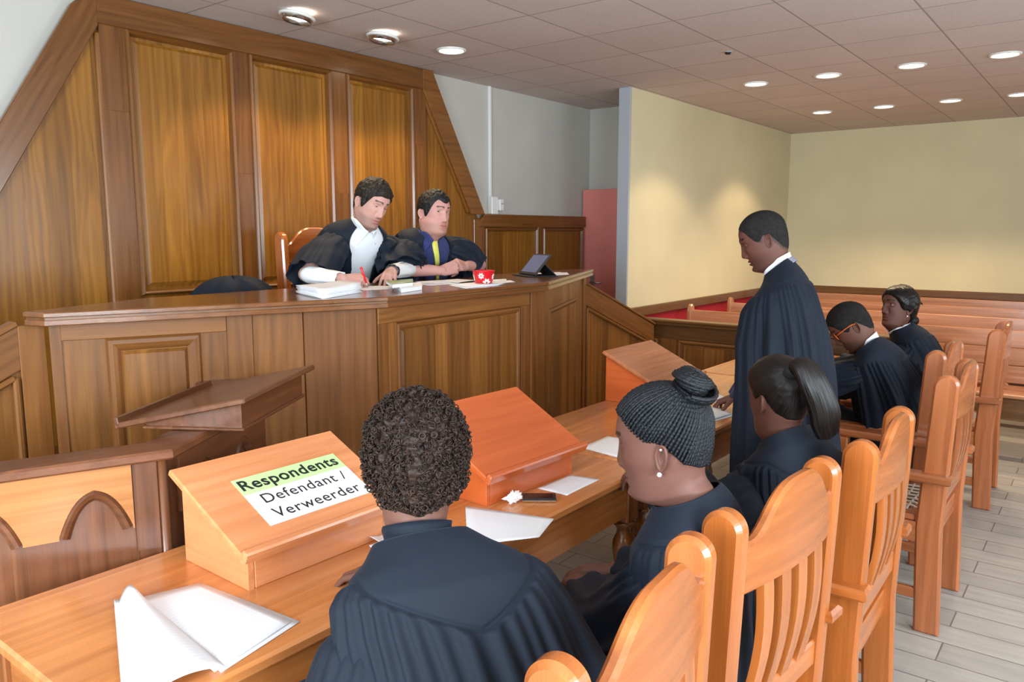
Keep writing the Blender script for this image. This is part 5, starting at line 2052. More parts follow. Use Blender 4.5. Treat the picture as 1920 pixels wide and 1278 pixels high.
bm.ball(p.H.world(bun + axis * .014), .032, 14, 10)
bb = bm.build('bun', M['hair_braid'], ho); bb['kind'] = 'stuff'

# ---- woman with the ponytail, from behind
p = Person('woman with a long sleek ponytail seen from behind, black robe, red collar', (2.40, .715, 1.075), (2.47, .73, .56), 72, (2.362, .79, 1.140, 60, 8, 0), 34, False, .03, .135, lips=1.2, jaw=.95)
LS, RS = p.shoulder(-1), p.shoulder(1)
le, lw = (2.24, .93, .78), (2.40, 1.22, .79)
re, rw = (2.68, .78, .78), (2.74, 1.10, .70)
p.arm(-1, le, lw, (lw, (.1, 1, -.05), (0, 0, 1), -1, 'rest'))
p.arm(1, re, rw, (rw, (-.1, 1, -.1), (0, 0, 1), 1, 'rest'))
p.sit()
p.body((94, 60, 50), (16, 11, 10))
root = p.root
robe_obj(root, robe_torso(p.N, p.hip, p.r, wid(.98), 13, ntilt=p.nt, yoke=.08, dip=.085, amp=.0095, cols=320, n=150),
         [sleeve(LS, le, np.array(lw) - np.array([0, .07, 0]), 25, (.088, .12, .125), amp=.016), sleeve(RS, re, np.array(rw) - np.array([0, .07, 0]), 26, (.088, .115, .11), amp=.012)],
         lap(p.hip, p.hip + p.f * .44 + np.array([0, 0, -.01]), p.hip + p.f * .47 + np.array([0, 0, -.36]), 33))
neck_band(p.H, 'red_collar', -.150, -.122, .008, .006, flat_mat('red_cloth', srgb(196, 28, 52), .8), root, th0=.4)
PO_LINE = [(0, .078), (30, .074), (50, .060), (66, .030), (80, .004), (92, .014), (106, .0), (124, -.035), (150, -.055), (180, -.060)]
tie = np.array([-.026, -.090, .084])
ho = hair_shell(p.H, root, lambda t: line(PO_LINE, t), lambda t, v: .008 + .004 * v, M['hair_pony'], .0008, 60, center=tie, cols=180, rows=90)
bm = MB()
ax_ = np.array([0, -.80, .60])
pts = [p.H.world(tie + ax_ * d) for d in (-.012, .008, .028)]
bm.tube(pts, [.024, .023, .022], n=24)
bm.build('hair_tie', flat_mat('black_band', (.008, .008, .009, 1), .8), ho)
tp = smooth_pts([tie + ax_ * .018, tie + np.array([0, -.050, .018]), np.array([-.006, -.160, .045]), np.array([.018, -.165, -.02]), np.array([.036, -.155, -.075]), np.array([.050, -.150, -.112])], 60)
n_ = 72
ring, G = [], []
Tt = np.gradient(tp, axis=0); Tt /= np.linalg.norm(Tt, axis=1, keepdims=True)
for i in range(60):
    t = i / 59
    w = np.array([1.0, 0, 0]); w -= Tt[i] * (w @ Tt[i]); w /= np.linalg.norm(w); v = np.cross(Tt[i], w)
    a = np.interp(t, [0, .12, .35, .7, .92, 1], [.020, .036, .048, .050, .036, .006])
    b = np.interp(t, [0, .12, .35, .7, .92, 1], [.020, .026, .030, .028, .022, .004])
    ang = np.linspace(0, 2 * pi, n_, endpoint=False)
    rip = 1 + .035 * np.sin(13 * ang + 2 * t) * t + .025 * np.sin(29 * ang - 3 * t)
    q = tp[i] + (a * rip * np.cos(ang))[:, None] * w + (b * rip * np.sin(ang))[:, None] * v
    ring.append(p.H.world(q) if False else p.H.pos + (q * p.H.scale) @ p.H.R.T)
    G.append(np.stack([np.full(n_, t * .3), np.abs(ang - pi) * .035, np.zeros(n_)], -1))
raw_obj('ponytail', np.concatenate(ring), grid_faces(60, n_), M['hair_pony'], ho, G=np.concatenate(G))

# ---- standing man
p = Person('standing man with cropped hair, black robe and white collar, leaning a hand on the table', (3.385, 1.10, 1.500), (3.30, 1.045, .98), 100, (3.338, 1.207, 1.612, 107, 26, 0), 40, False, .03, .150, nose=1.12, lips=1.5, jaw=1.0, eye_open=(-13, -25), gaze=(0, -30), brow=1.2, cheek=1.2)
LS, RS = p.shoulder(-1), p.shoulder(1)
re, rw = (3.56, 1.25, 1.10), (3.69, 1.445, .845)
le, lw = (3.20, 1.08, 1.16), (3.27, 1.20, .93)
p.arm(1, re, rw, (rw, (-.12, 1, -.55), (-.1, .5, 1), 1, 'splay'))
p.arm(-1, le, lw, (lw, (.1, .3, -1), (-1, 0, .1), -1, 'rest'))
for s in (-1, 1):
    h = p.hip + p.r * (s * .09)
    p.leg(s, h + np.array([0, .01, -.43]), h + np.array([0, -.01, -.88]))
p.body((100, 63, 52), (16, 11, 10), lips_c=(104, 56, 52), stubble=(60, 38, 30), fade=([(0, .088), (20, .088), (36, .078), (50, .066), (60, .036), (70, .012), (80, .002), (90, .024), (104, .018), (118, -.02), (135, -.055), (180, -.075)], (50, 34, 28), .014))
root = p.root
sw_ = [(0, .082, .070, .058), (.03, .112, .085, .074), (.06, .155, .105, .090), (.10, .192, .135, .108), (.16, .212, .172, .125), (.30, .235, .212, .140), (.50, .255, .225, .150), (.80, .28, .23, .18), (1.15, .30, .23, .20)]
robe_obj(root, robe_torso(p.N, p.hip, p.r, sw_, 14, ntilt=p.nt, yoke=.085, dip=.03, amp=.0085, tail=[p.hip + np.array([-.01, -.01, -.3]), p.hip + np.array([-.02, -.02, -.62])], cols=320, n=100, growth=.9),
         [sleeve(RS, (RS + np.array(re)) / 2, np.array(re) + np.array([.01, .04, -.06]), 28, (.07, .09, .10), amp=.012)])
neck_band(p.H, 'white_collar', -.145, -.092, .012, .009, M['shirt'], root, th0=.12)
neck_band(p.H, 'collar_lining', -.150, -.122, .020, .016, M['grey_cloth'], root, th0=2.3)
cm = MB()
a_, b_ = np.array(re) * .35 + np.array(rw) * .65, np.array(rw)
v, f = sleeve(np.array(re), np.array(re) * .4 + np.array(rw) * .6, b_ + (b_ - a_) * -.02, 41, (.052, .05, .042), amp=.004, sag=.0, gather=0)
raw_obj('suit_sleeve', v, f, M['suit'], root)
CROP = [(0, .088), (20, .088), (36, .078), (50, .066), (60, .036), (70, .012), (80, .002), (90, .024), (104, .018), (118, -.02), (135, -.055), (180, -.075)]
hair_shell(p.H, root, lambda t: line(CROP, t), lambda t, v: .0028, M['hair_crop'], .0010, 300, edge=.25, cols=170, rows=70, inner=-.003)

# ---- seated man with orange glasses
p = Person('seated man with orange glasses resting his bowed face on his hand, black robe', (4.235, .915, 1.065), (4.40, .83, .56), 84, (4.165, 1.040, 1.172, 108, 44, 0), 45, False, .03, .150, nose=1.1, lips=1.3, eye_open=(-8, -20), gaze=(0, -20))
LS, RS = p.shoulder(-1), p.shoulder(1)
le, lw = (4.10, 1.30, .82), (4.175, 1.245, 1.025)
re, rw = (4.62, 1.22, .82), (4.42, 1.45, .80)
p.arm(-1, le, lw, (lw, (-.05, -.15, 1), (-.4, 1, .1), -1, 'fist'))
p.arm(1, re, rw, (rw, (-.8, .6, -.05), (0, 0, 1), 1, 'rest'))
p.sit()
p.body((108, 72, 59), (16, 11, 10), stubble=(60, 40, 32))
root = p.root
gw = wid(1.05, lo=1.12)
robe_obj(root, robe_torso(p.N, p.hip, p.r, gw, 15, ntilt=p.nt, yoke=.10, dip=.03, amp=.009, cols=220, n=90, tail=[p.hip + np.array([0, -.02, -.10])], growth=.9),
         [sleeve(LS, (LS + np.array(le)) / 2 + np.array([-.01, 0, .01]), np.array(le) + np.array([.0, -.03, .02]), 29, (.075, .095, .10), amp=.010), sleeve(RS, (RS + np.array(re)) / 2, np.array(re), 30, (.088, .118, .13), amp=.012)],
         lap(p.hip, p.hip + p.f * .44, p.hip + p.f * .47 + np.array([0, 0, -.36]), 34))
neck_band(p.H, 'white_collar', -.145, -.092, .013, .010, M['shirt'], root, th0=.12)
AFRO = [(0, .080), (30, .076), (48, .062), (58, .030), (68, .006), (78, -.004), (90, .022), (104, .018), (118, -.02), (135, -.055), (180, -.075)]
hair_shell(p.H, root, lambda t: line(AFRO, t), lambda t, v: .006, M['hair_crop'], .0016, 200, edge=.2)
OR = flat_mat('orange_plastic', srgb(244, 110, 44), .35)
gm = MB()
for s in (-1, 1):
    e = p.H.eye_center(s)
    pts = [p.H.world(np.array([e[0] + s * .002 + .026 * math.cos(a), e[1] + .020, e[2] - .002 + .019 * math.sin(a)])) for a in [2 * pi * k / 24 for k in range(25)]]
    gm.tube(pts, .0018, n=6, caps=False)
    gm.tube([p.H.world(np.array(q)) for q in ((s * .058, .083, .020), (s * .074, .060, .022), (s * .079, .0, .020), (s * .080, -.03, .010))], .0024, n=6)
gm.tube([p.H.world(np.array(q)) for q in ((-.008, .102, .018), (0, .107, .021), (.008, .102, .018))], .0016, n=6)
gm.build('glasses', OR, root)

# ---- woman farthest along
p = Person('woman with dark swept-back hair turned to look at the judges, black robe, white collar', (5.215, .965, 1.068), (5.40, .86, .56), 108, (5.185, 1.035, 1.186, 142, -6, 4), 25, False, .03, .138, nose=1.0, lips=1.35, jaw=1.02, cheek=1.4, eye_open=(12, -14), gaze=(14, 4), width=.98)
LS, RS = p.shoulder(-1), p.shoulder(1)
le, lw = (5.02, 1.08, .78), (5.12, 1.36, .80)
re, rw = (5.50, 1.06, .78), (5.44, 1.38, .80)
p.arm(-1, le, lw, (lw, (.3, 1, -.05), (0, 0, 1), -1, 'rest'))
p.arm(1, re, rw, (rw, (-.3, 1, -.05), (0, 0, 1), 1, 'rest'))
p.sit()
p.body((98, 63, 52), (18, 12, 11), lips_c=(108, 58, 56))
root = p.root
robe_obj(root, robe_torso(p.N, p.hip, p.r, wid(.98), 16, ntilt=p.nt, yoke=.09, dip=.05, amp=.008, cols=200, n=80),
         [sleeve(LS, le, np.array(lw) - np.array([0, .06, 0]), 35, (.084, .112, .11), amp=.012), sleeve(RS, re, np.array(rw) - np.array([0, .06, 0]), 36, (.084, .112, .11), amp=.012)],
         lap(p.hip, p.hip + p.f * .44, p.hip + p.f * .47 + np.array([0, 0, -.36]), 37))
neck_band(p.H, 'white_collar', -.140, -.095, .016, .012, M['shirt'], root, th0=.15)
FW_LINE = [(0, .078), (24, .072), (44, .054), (58, .028), (70, .0), (82, -.012), (94, -.010), (108, -.035), (126, -.06), (150, -.085), (180, -.095)]
ho = hair_shell(p.H, root, lambda t: line(FW_LINE, t), lambda t, v: .014 + .012 * min(1, abs(t) / 2.2) * (1 - v * .3), M['hair_pony'], .002, 50, center=(0, -.11, -.05), cols=160, rows=70)
bm = MB()
bm.ball(p.H.world(np.array([0, -.112, -.075])), (.040, .036, .032), 18, 12)
bm.tube([p.H.world(np.array(q)) for q in ((0, -.11, .035), (.006, -.15, .05), (.012, -.185, .04))], [.014, .013, .003], n=10, axis=0)
bm.build('hair_knot', M['hair_pony'], ho)
es = MB(); es.ball(p.H.world(np.array([-.080, .0, -.045])), .005, 10, 8); es.build('earring', M['pearl'], root)

# ---- judge in the white shirt, writing
p = Person('young judge in open black robe and white shirt, bent over and writing', (2.925, 3.395, 1.695), (2.96, 3.60, 1.13), 268, (2.900, 3.205, 1.795, 266, 24, -12), 32, False, .03, .132, nose=1.05, lips=1.0, jaw=1.05, eye_open=(-6, -20), gaze=(0, -26), brow=1.2)
LS, RS = p.shoulder(-1), p.shoulder(1)          # LS = image left (his right hand is s=+1)
re, rw = (2.50, 3.26, 1.435), (2.525, 3.005, 1.418)
le, lw = (3.17, 3.20, 1.44), (2.865, 3.02, 1.445)
p.arm(1, re, rw, (rw, (.78, -.62, .0), (-.35, -.45, .85), 1, 'write'), .15)
p.arm(-1, le, lw, (lw, (-.75, -.60, -.22), (.1, -.1, 1), -1, 'splay'), .15)
p.sit(.12, .40, .50)
p.body((192, 146, 134), (30, 21, 16), lips_c=(184, 104, 96), stubble=(112, 88, 76), fade=None)
root = p.root
jw = [(0, .075, .068, .055), (.03, .112, .08, .072), (.06, .162, .094, .09), (.10, .205, .112, .112), (.16, .228, .126, .124), (.30, .24, .14, .14), (.50, .25, .15, .15)]
sh = [(d, a - .018, f - .012, b - .016) for d, a, f, b in jw]
v, f = robe_torso(p.N, p.hip, p.r, sh, 17, ntilt=p.nt, amp=0.0, cols=140, n=70)
raw_obj('shirt', v, f, M['shirt'], root)
robe_obj(root, robe_torso(p.N, p.hip, p.r, jw, 17, ntilt=p.nt, yoke=.10, dip=.03, amp=.007, cols=240, n=90, opening=[(0, 62), (.06, 44), (.14, 24), (.24, 17), (.5, 16)]),
         [sleeve(LS, (LS + np.array(le)) / 2 + np.array([.01, 0, .0]), np.array(lw) * .3 + np.array(le) * .7 + np.array([.0, .02, -.01]), 42, sag=.05, r=(.086, .112, .125), amp=.012, n=80, cols=96),
          sleeve(RS, (RS + np.array(re)) / 2 + np.array([-.01, 0, .0]), np.array(rw) * .2 + np.array(re) * .8 + np.array([.0, .03, -.01]), 43, sag=.05, r=(.086, .112, .12), amp=.012, n=80, cols=96)])
for s, e, w in ((1, re, rw), (-1, le, lw)):
    e, w = np.array(e), np.array(w)
    v, f = sleeve(e + (e - w) * .1, (e + w) / 2, w + (e - w) * .06, 44 + s, (.055, .050, .040), amp=.005, sag=.004, gather=0, cols=60)
    raw_obj('shirt_cuff', v, f, M['shirt'], root)
neck_band(p.H, 'collar_stand', -.140, -.095, .006, .007, M['shirt'], root, th0=.25)
shirt_collar(p.H, 'shirt_collar', M['shirt'], root, zt=-.092, back=.04, front=.085, th0=.24, spread=.018)
J1 = [(0, .072), (20, .074), (36, .066), (50, .058), (60, .030), (70, .004), (79, -.022), (85, -.026), (90, .020), (104, .018), (116, -.02), (130, -.06), (150, -.080), (180, -.088)]
hair_shell(p.H, root, lambda t: line(J1, t), lambda t, v: .007 + .015 * v + .008 * math.exp(-(t / .7) ** 2) * (1 - .3 * v), M['hair_brown'], .0060, 62, cols=190, rows=90, edge=.12, seed=4)
wm = MB()
d = (Vector(lw) - Vector(le)).normalized(); c = Vector(lw) - d * .006
u = d.cross(Vector((0, 0, 1))).normalized(); v_ = u.cross(d)
wm.tube([c + u * (.033 * math.cos(a)) + v_ * (.028 * math.sin(a)) for a in [2 * pi * k / 24 for k in range(25)]], .006, n=8, caps=False, flat=1)
wm.ball(c - v_ * .028 if v_.z < 0 else c + v_ * .029, (.019, .019, .008), 16, 8)
wm.build('wristwatch', M['black_plastic'], root)
pen = thing('pen', 'red pen in the writing judge\'s hand', 'pen', (2.60, 2.92, 1.40))
hp = Vector(rw) + Vector((.78, -.62, .0)).normalized() * .105
tipd = Vector((.22, -.20, -1)).normalized()
pm = MB(); pm.tube([hp + tipd * -.062, hp + tipd * -.058, hp + tipd * .022], [.004, .0062, .0056], n=10); pm.build('barrel', flat_mat('red_plastic', srgb(220, 24, 28), .3), pen)
pm = MB(); pm.tube([hp + tipd * .022, hp + tipd * .036], [.0042, .001], n=10); pm.build('tip', M['white_plastic'], pen)

# ---- judge in the navy shirt, hands clasped
p = Person('judge in open black robe and navy shirt with yellow placket, hands clasped', (3.425, 3.270, 1.640), (3.58, 3.52, 1.13), 270, (3.330, 3.150, 1.750, 264, 5, -5), 25, False, .03, .128, nose=.95, lips=.9, jaw=1.14, width=1.05, cheek=1.3, eye_open=(13, -14), gaze=(30, -3), brow=1.3)
LS, RS = p.shoulder(-1), p.shoulder(1)
re, rw = (3.12, 3.20, 1.44), (3.325, 3.085, 1.425)
le, lw = (3.80, 3.20, 1.44), (3.54, 3.10, 1.445)
p.arm(1, re, rw, (rw, (.93, -.32, .22), (-.25, -.80, .45), 1, 'clasp', 1.06), .15)
p.arm(-1, le, lw, (lw, (-.93, -.30, .12), (.25, -.75, .55), -1, 'clasp', 1.06), .15)
p.sit(.12, .40, .50)
p.body((194, 144, 134), (40, 28, 22), lips_c=(184, 108, 100), stubble=(160, 118, 102))
root = p.root
jw = [(0, .075, .068, .055), (.03, .112, .08, .072), (.06, .165, .096, .09), (.10, .21, .116, .112), (.16, .236, .132, .124), (.30, .25, .15, .14), (.50, .26, .16, .15)]
sh = [(d, a - .018, f - .012, b - .016) for d, a, f, b in jw]
v, f = robe_torso(p.N, p.hip, p.r, sh, 18, ntilt=p.nt, amp=0.0, cols=140, n=70)
raw_obj('shirt', v, f, M['navy'], root)
robe_obj(root, robe_torso(p.N, p.hip, p.r, jw, 19, ntilt=p.nt, yoke=.10, dip=.03, amp=.008, cols=240, n=90, opening=[(0, 62), (.06, 42), (.14, 26), (.24, 20), (.5, 18)]),
         [sleeve(LS, (LS + np.array(le)) / 2 + np.array([.02, 0, .0]), np.array(lw) * .25 + np.array(le) * .75 + np.array([0, .03, -.01]), 45, sag=.05, r=(.09, .118, .12), amp=.012, n=80, cols=96),
          sleeve(RS, (RS + np.array(re)) / 2 + np.array([-.02, 0, .0]), np.array(rw) * .2 + np.array(re) * .8 + np.array([0, .03, -.01]), 46, sag=.05, r=(.09, .118, .125), amp=.012, n=80, cols=96)])
neck_band(p.H, 'collar_stand', -.140, -.100, .006, .007, M['navy'], root, th0=.35)
shirt_collar(p.H, 'polo_collar', M['navy'], root, zt=-.100, back=.045, front=.080, th0=.42, spread=.020)
# yellow placket down the front of the shirt
C_, T_, seg_, rt_ = torso_rings(p.N, p.hip, p.r, sh, .5, 70)
sa = np.array(sh)
pv = []
for i in range(0, 44):
    fwv = np.cross(rt_, T_[i]); fwv /= np.linalg.norm(fwv)
    dfr = np.interp(seg_[i], sa[:, 0], sa[:, 2]) + .010
    t = i / 44
    hwid = .026 * (1 - t) ** .8 + .002
    c = C_[i] + fwv * dfr + rt_ * (.006)
    pv.append([c - rt_ * hwid - fwv * .004, c + rt_ * hwid - fwv * .004, c + rt_ * hwid * .8 + fwv * .003, c - rt_ * hwid * .8 + fwv * .003])
raw_obj('placket', np.concatenate(pv), grid_faces(len(pv), 4), M['yellow'], root)
J2 = [(0, .066), (10, .069), (22, .080), (34, .082), (46, .066), (58, .034), (68, .006), (78, -.018), (85, -.022), (90, .020), (104, .018), (116, -.02), (130, -.06), (150, -.080), (180, -.088)]
hair_shell(p.H, root, lambda t: line(J2, t), lambda t, v: .006 + .011 * v + .003 * math.exp(-(t / .5) ** 2), M['hair_dark'], .0048, 66, cols=190, rows=90, edge=.14, seed=9)
# ------------------------------------------------------------------ papers and small things
def sheet_mesh(mb, A, B, C_, D, z, bulge=0.0, curl=None, n=10, text=1.0, th=.0006):
    """a sheet with corners A B C D (anticlockwise from the reader's lower left); curl(u, v) gives extra height and shift"""
    A, B, C_, D = (Vector((p[0], p[1], 0)) for p in (A, B, C_, D))
    top, bot, G = [], [], []
    for j in range(n + 1):
        for i in range(n + 1):
            u, v = i / n, j / n
            p = A.lerp(B, u).lerp(D.lerp(C_, u), v)
            h = z + bulge * math.sin(pi * u) * math.sin(pi * v)
            if curl:
                d = curl(u, v)
                p = p + Vector((d[0], d[1], 0)); h += d[2]
            top.append((p.x, p.y, h + th)); bot.append((p.x, p.y, h)); G.append((u, v, 0))
    N = n + 1
    V = top + bot
    F = []
    o = N * N
    for j in range(n):
        for i in range(n):
            a = j * N + i
            F.append((a, a + 1, a + N + 1, a + N)); F.append((o + a, o + a + N, o + a + N + 1, o + a + 1))
    rim = [i for i in range(N)] + [j * N + n for j in range(1, N)] + [n * N + i for i in range(n - 1, -1, -1)] + [j * N for j in range(n - 1, 0, -1)]
    for k in range(len(rim)):
        a, b_ = rim[k], rim[(k + 1) % len(rim)]
        F.append((a, o + a, o + b_, b_))
    n0 = len(mb.v)
    for p, g in zip(V, G + G):
        mb.v.append(Vector(p)); mb.g.append(g); mb.t.append(text)
    for f in F:
        mb.f.append([q + n0 for q in f]); mb.s.append(True); mb.m.append(0)
    return mb


def paper(label, quads, base, group=None, name='paper', cat='paper'):
    """one document: each entry of quads is (A, B, C, D, z, options)"""
    t = thing(name, label, cat, base, 0, group)
    for q in quads:
        k = q[5] if len(q) > 5 else {}
        sheet_mesh(MB(), *q[:5], **k).build('sheet', M['paper'], t)
    return t


TT = .7605
# opened document on the near table
def fold(u, v):
    s = (1 - u)
    return (.0, .0, .035 * math.sin(pi * min(1, s * 1.25)) * (1 - .55 * (1 - v)) + .004)


paper('thick open document at the left end of the near table, one page curling over', [
    ((.805, 1.372), (1.035, 1.418), (1.005, 1.775), (.845, 1.815), TT + .001),
    ((.794, 1.378), (1.021, 1.429), (.995, 1.777), (.84, 1.826), TT + .005, dict(bulge=.008)),
    ((.62, 1.40), (.815, 1.366), (.862, 1.80), (.815, 1.845), TT + .007, dict(curl=fold, n=16))], (.82, 1.6, .76), 'documents on the counsel tables')
paper('page curling up beside the curly haired person, against the Respondents lectern', [
    ((1.375, 1.49), (1.56, 1.46), (1.60, 1.615), (1.43, 1.625), TT + .001, dict(bulge=.004)),
    ((1.37, 1.50), (1.56, 1.48), (1.60, 1.63), (1.41, 1.635), TT + .004, dict(n=16, curl=lambda u, v: (.03 * max(0, .35 - u) * 3, 0, .085 * max(0, .35 - u) * (1 - .4 * v) + .01 * math.sin(pi * u))))], (1.48, 1.56, .76), 'documents on the counsel tables')
paper('white page partly hidden behind the curly head, its corner past the table edge', [
    ((1.60, 1.40), (1.777, 1.275), (1.925, 1.325), (1.845, 1.622), TT + .001, dict(bulge=.004))], (1.8, 1.45, .76), 'documents on the counsel tables')
paper('small white sheet beside the phone in front of the reddish lectern', [
    ((2.133, 1.415), (2.351, 1.417), (2.33, 1.532), (2.131, 1.537), TT + .0005, dict(bulge=.003, text=.6))], (2.23, 1.47, .76), 'documents on the counsel tables')
paper('printed sheet on the middle table in front of the braided woman\'s face', [
    ((2.63, 1.49), (2.90, 1.50), (2.89, 1.705), (2.66, 1.70), TT + .0005, dict(bulge=.006))], (2.77, 1.6, .76), 'documents on the counsel tables')
paper('folded document on the middle table, nearest the standing man\'s hand', [
    ((3.374, 1.455), (3.601, 1.415), (3.72, 1.565), (3.62, 1.62), TT + .001, dict(text=.3)),
    ((3.38, 1.465), (3.605, 1.43), (3.72, 1.57), (3.62, 1.625), TT + .008, dict(bulge=.012, text=.3))], (3.55, 1.5, .76), 'documents on the counsel tables')
paper('white sheet lying under the standing man\'s fingers', [
    ((3.79, 1.584), (3.97, 1.609), (4.064, 1.717), (3.90, 1.70), TT + .0005, dict(text=.3))], (3.93, 1.65, .76), 'documents on the counsel tables')
# papers on the bench
ZB = 1.3752
GB = 'papers on the judges bench'
t = thing('paper_stack', 'thick stack of white papers on the bench beside the writing judge', 'papers', (2.25, 2.75, ZB), 0, GB)
for i in range(9):
    j = lambda s: rnd.uniform(-s, s)
    dx, dy = j(.012), j(.012)
    sheet_mesh(MB(), (2.05 + dx, 2.575 + dy), (2.39 + dx, 2.72 + dy), (2.45 + dx + j(.01), 2.93 + dy), (2.17 + dx, 2.90 + dy), ZB + .0005 + .0042 * i, bulge=.002, th=.0036, text=.2, n=6,
               curl=lambda u, v, i=i: (0, 0, .010 * max(0, u - .6) * i / 9 * 2)).build('sheet', M['paper'], t)
paper('sheet the judge in the white shirt is writing on', [((2.47, 2.80), (2.70, 2.74), (2.78, 2.96), (2.56, 3.03), ZB + .0005)], (2.62, 2.88, ZB), GB)
t = thing('booklet', 'lower of two pale booklets in front of the writing judge', 'booklet', (2.66, 2.65, ZB), 0, 'booklets on the bench')
for nm, z0, z1, m in (('pages', .0005, .019, M['paper']),):
    mb = MB(); mb.prism([(2.47, 2.545), (2.66, 2.60), (2.86, 2.80), (2.68, 2.80)], ZB + z0, ZB + z1, b=.001, tone=0); mb.build('pages', m, t)
MB().prism([(2.468, 2.543), (2.662, 2.598), (2.862, 2.802), (2.68, 2.803)], ZB + .019, ZB + .0198, tone=0).build('cover', M['paper'], t)
t = thing('booklet', 'upper pale green booklet lying on another in front of the writing judge', 'booklet', (2.66, 2.7, ZB + .02), 0, 'booklets on the bench')
MB().prism([(2.47, 2.60), (2.64, 2.64), (2.83, 2.83), (2.66, 2.845)], ZB + .0202, ZB + .035, b=.001, tone=0).build('pages', M['paper'], t)


def cover_mat():
    T = NT('green_cover')
    tc = T.n('ShaderNodeTexCoord').outputs['Object']
    n = T.n('ShaderNodeTexNoise', {'Vector': tc, 'Scale': 9.0, 'Detail': 3.0}).outputs['Fac']
    T.set(color=T.ramp(n, [(.35, srgb(214, 222, 206)), (.5, srgb(150, 176, 96)), (.62, srgb(96, 122, 110)), (.72, srgb(214, 216, 200))]), rough=.3)
    return T.m


MB().prism([(2.468, 2.598), (2.642, 2.638), (2.832, 2.832), (2.66, 2.848)], ZB + .0351, ZB + .0360, tone=0).build('cover', cover_mat(), t)
paper('loose sheets fanned out in front of the navy shirted judge', [
    ((2.90, 2.78), (3.14, 2.78), (3.20, 2.98), (2.96, 3.02), ZB + .0005), ((3.0, 2.84), (3.25, 2.86), (3.28, 3.02), (3.05, 3.04), ZB + .0025), ((3.12, 2.78), (3.34, 2.84), (3.36, 3.0), (3.16, 3.0), ZB + .0045)], (3.1, 2.9, ZB), GB)
paper('papers under the red flowered mug at the front of the bench', [
    ((2.86, 2.50), (3.13, 2.505), (3.22, 2.70), (2.98, 2.72), ZB + .0006), ((2.92, 2.515), (3.17, 2.51), (3.24, 2.72), (3.0, 2.74), ZB + .0032, dict(bulge=.004)), ((2.98, 2.53), (3.20, 2.52), (3.25, 2.70), (3.02, 2.71), ZB + .0060)], (3.05, 2.6, ZB), GB)
paper('pages lying to the right of the mug', [
    ((3.22, 2.62), (3.40, 2.61), (3.50, 2.72), (3.32, 2.76), ZB + .0006), ((3.26, 2.68), (3.44, 2.70), (3.56, 2.80), (3.36, 2.84), ZB + .003)], (3.38, 2.7, ZB), GB)
paper('sheets at the right end of the bench behind the tablet', [
    ((3.98, 2.80), (4.22, 2.80), (4.42, 2.95), (4.15, 3.02), ZB + .0006), ((4.02, 2.86), (4.24, 2.84), (4.38, 2.98), (4.16, 3.04), ZB + .003)], (4.2, 2.92, ZB), GB)

# red mug with white flowers
MX, MY = 3.135, 2.615
mz = ZB + .0075
t = thing('mug', 'wide red mug with white flowers standing on papers on the bench', 'mug', (MX, MY, mz))
RED = flat_mat('red_glaze', srgb(196, 22, 34), .18, coat=.4)
WHITE = flat_mat('white_glaze', srgb(240, 236, 230), .2)
prof = [(.040, 0), (.044, .001), (.048, .012), (.053, .035), (.0575, .060), (.059, .0655), (.0585, .0675), (.0565, .066), (.0545, .058), (.050, .034), (.042, .008), (.030, .005)]
mb = MB(); mb.lathe(prof, n=40, M=Matrix.Translation((MX, MY, mz))); mb.build('bowl', RED, t)
mb = MB(); mb.lathe([(.0545, .0585), (.0505, .036), (.0425, .010), (.005, .008)][::-1], n=32, M=Matrix.Translation((MX, MY, mz + .0006)), caps=False); mb.build('inside', WHITE, t)


def bowl_r(z):
    return float(np.interp(z, [0, .012, .035, .060], [.044, .048, .053, .0575])) + .0006


for a0, z0, sc in ((-2.70, .040, .75), (-2.10, .006, 1.0), (-1.25, .036, .7), (2.4, .03, .8), (.4, .02, .9)):
    fl = MB()
    for k in range(7):
        ang = 2 * pi * k / 7 + .2
        rows = []
        for rr_, ww in ((.005, .0015), (.009, .0035), (.014, .0048), (.018, .0042), (.021, .0012)):
            row = []
            for s in (-1, -.4, .4, 1):
                du = math.cos(ang) * rr_ * sc - math.sin(ang) * ww * s * sc
                dz = math.sin(ang) * rr_ * sc + math.cos(ang) * ww * s * sc
                z = min(.064, max(.001, z0 + dz)); r_ = bowl_r(z); a = a0 + du / r_
                row.append((MX + r_ * math.cos(a), MY + r_ * math.sin(a), mz + z))
            for s in (1, .4, -.4, -1):
                du = math.cos(ang) * rr_ * sc - math.sin(ang) * ww * s * sc
                dz = math.sin(ang) * rr_ * sc + math.cos(ang) * ww * s * sc
                z = min(.064, max(.001, z0 + dz)); r_ = bowl_r(z) - .0015; a = a0 + du / r_
                row.append((MX + r_ * math.cos(a), MY + r_ * math.sin(a), mz + z))
            rows.append(row)
        fl.loft(rows, smooth=False)
    fl.build('flower', WHITE, t)

# tablet propped on its folding cover
t = thing('tablet', 'black tablet propped up in its folding cover on the bench', 'tablet', (3.95, 2.93, ZB))
az = math.radians(62)
e1 = Vector((math.cos(az), math.sin(az), 0)); rt = Vector((math.sin(az), -math.cos(az), 0))
e2 = (rt * .66 + Vector((0, 0, .75))).normalized(); nn = e1.cross(e2)
if nn.dot(Vector((-1, 0, 0))) < 0:
    nn = -nn
bc = Vector((3.90, 2.90, ZB + .010))
Rm = Matrix((e1, e2, e1.cross(e2))).transposed().to_4x4()
sgn = 1 if e1.cross(e2).dot(nn) > 0 else -1
Tm_ = Matrix.Translation(bc) @ Rm
MB().box((0, .082, 0), (.235, .165, .012), b=.004, M=Tm_).build('case', M['black_matte'], t)
SCR = NT('screen').set(color=(.02, .022, .03, 1), rough=.12, ecol=srgb(96, 102, 128), estr=.9).m
MB().box((0, .085, sgn * .0064), (.205, .135, .0012), b=.0003, M=Tm_).build('screen', SCR, t)
top_mid = bc + e2 * .10 - nn * .008
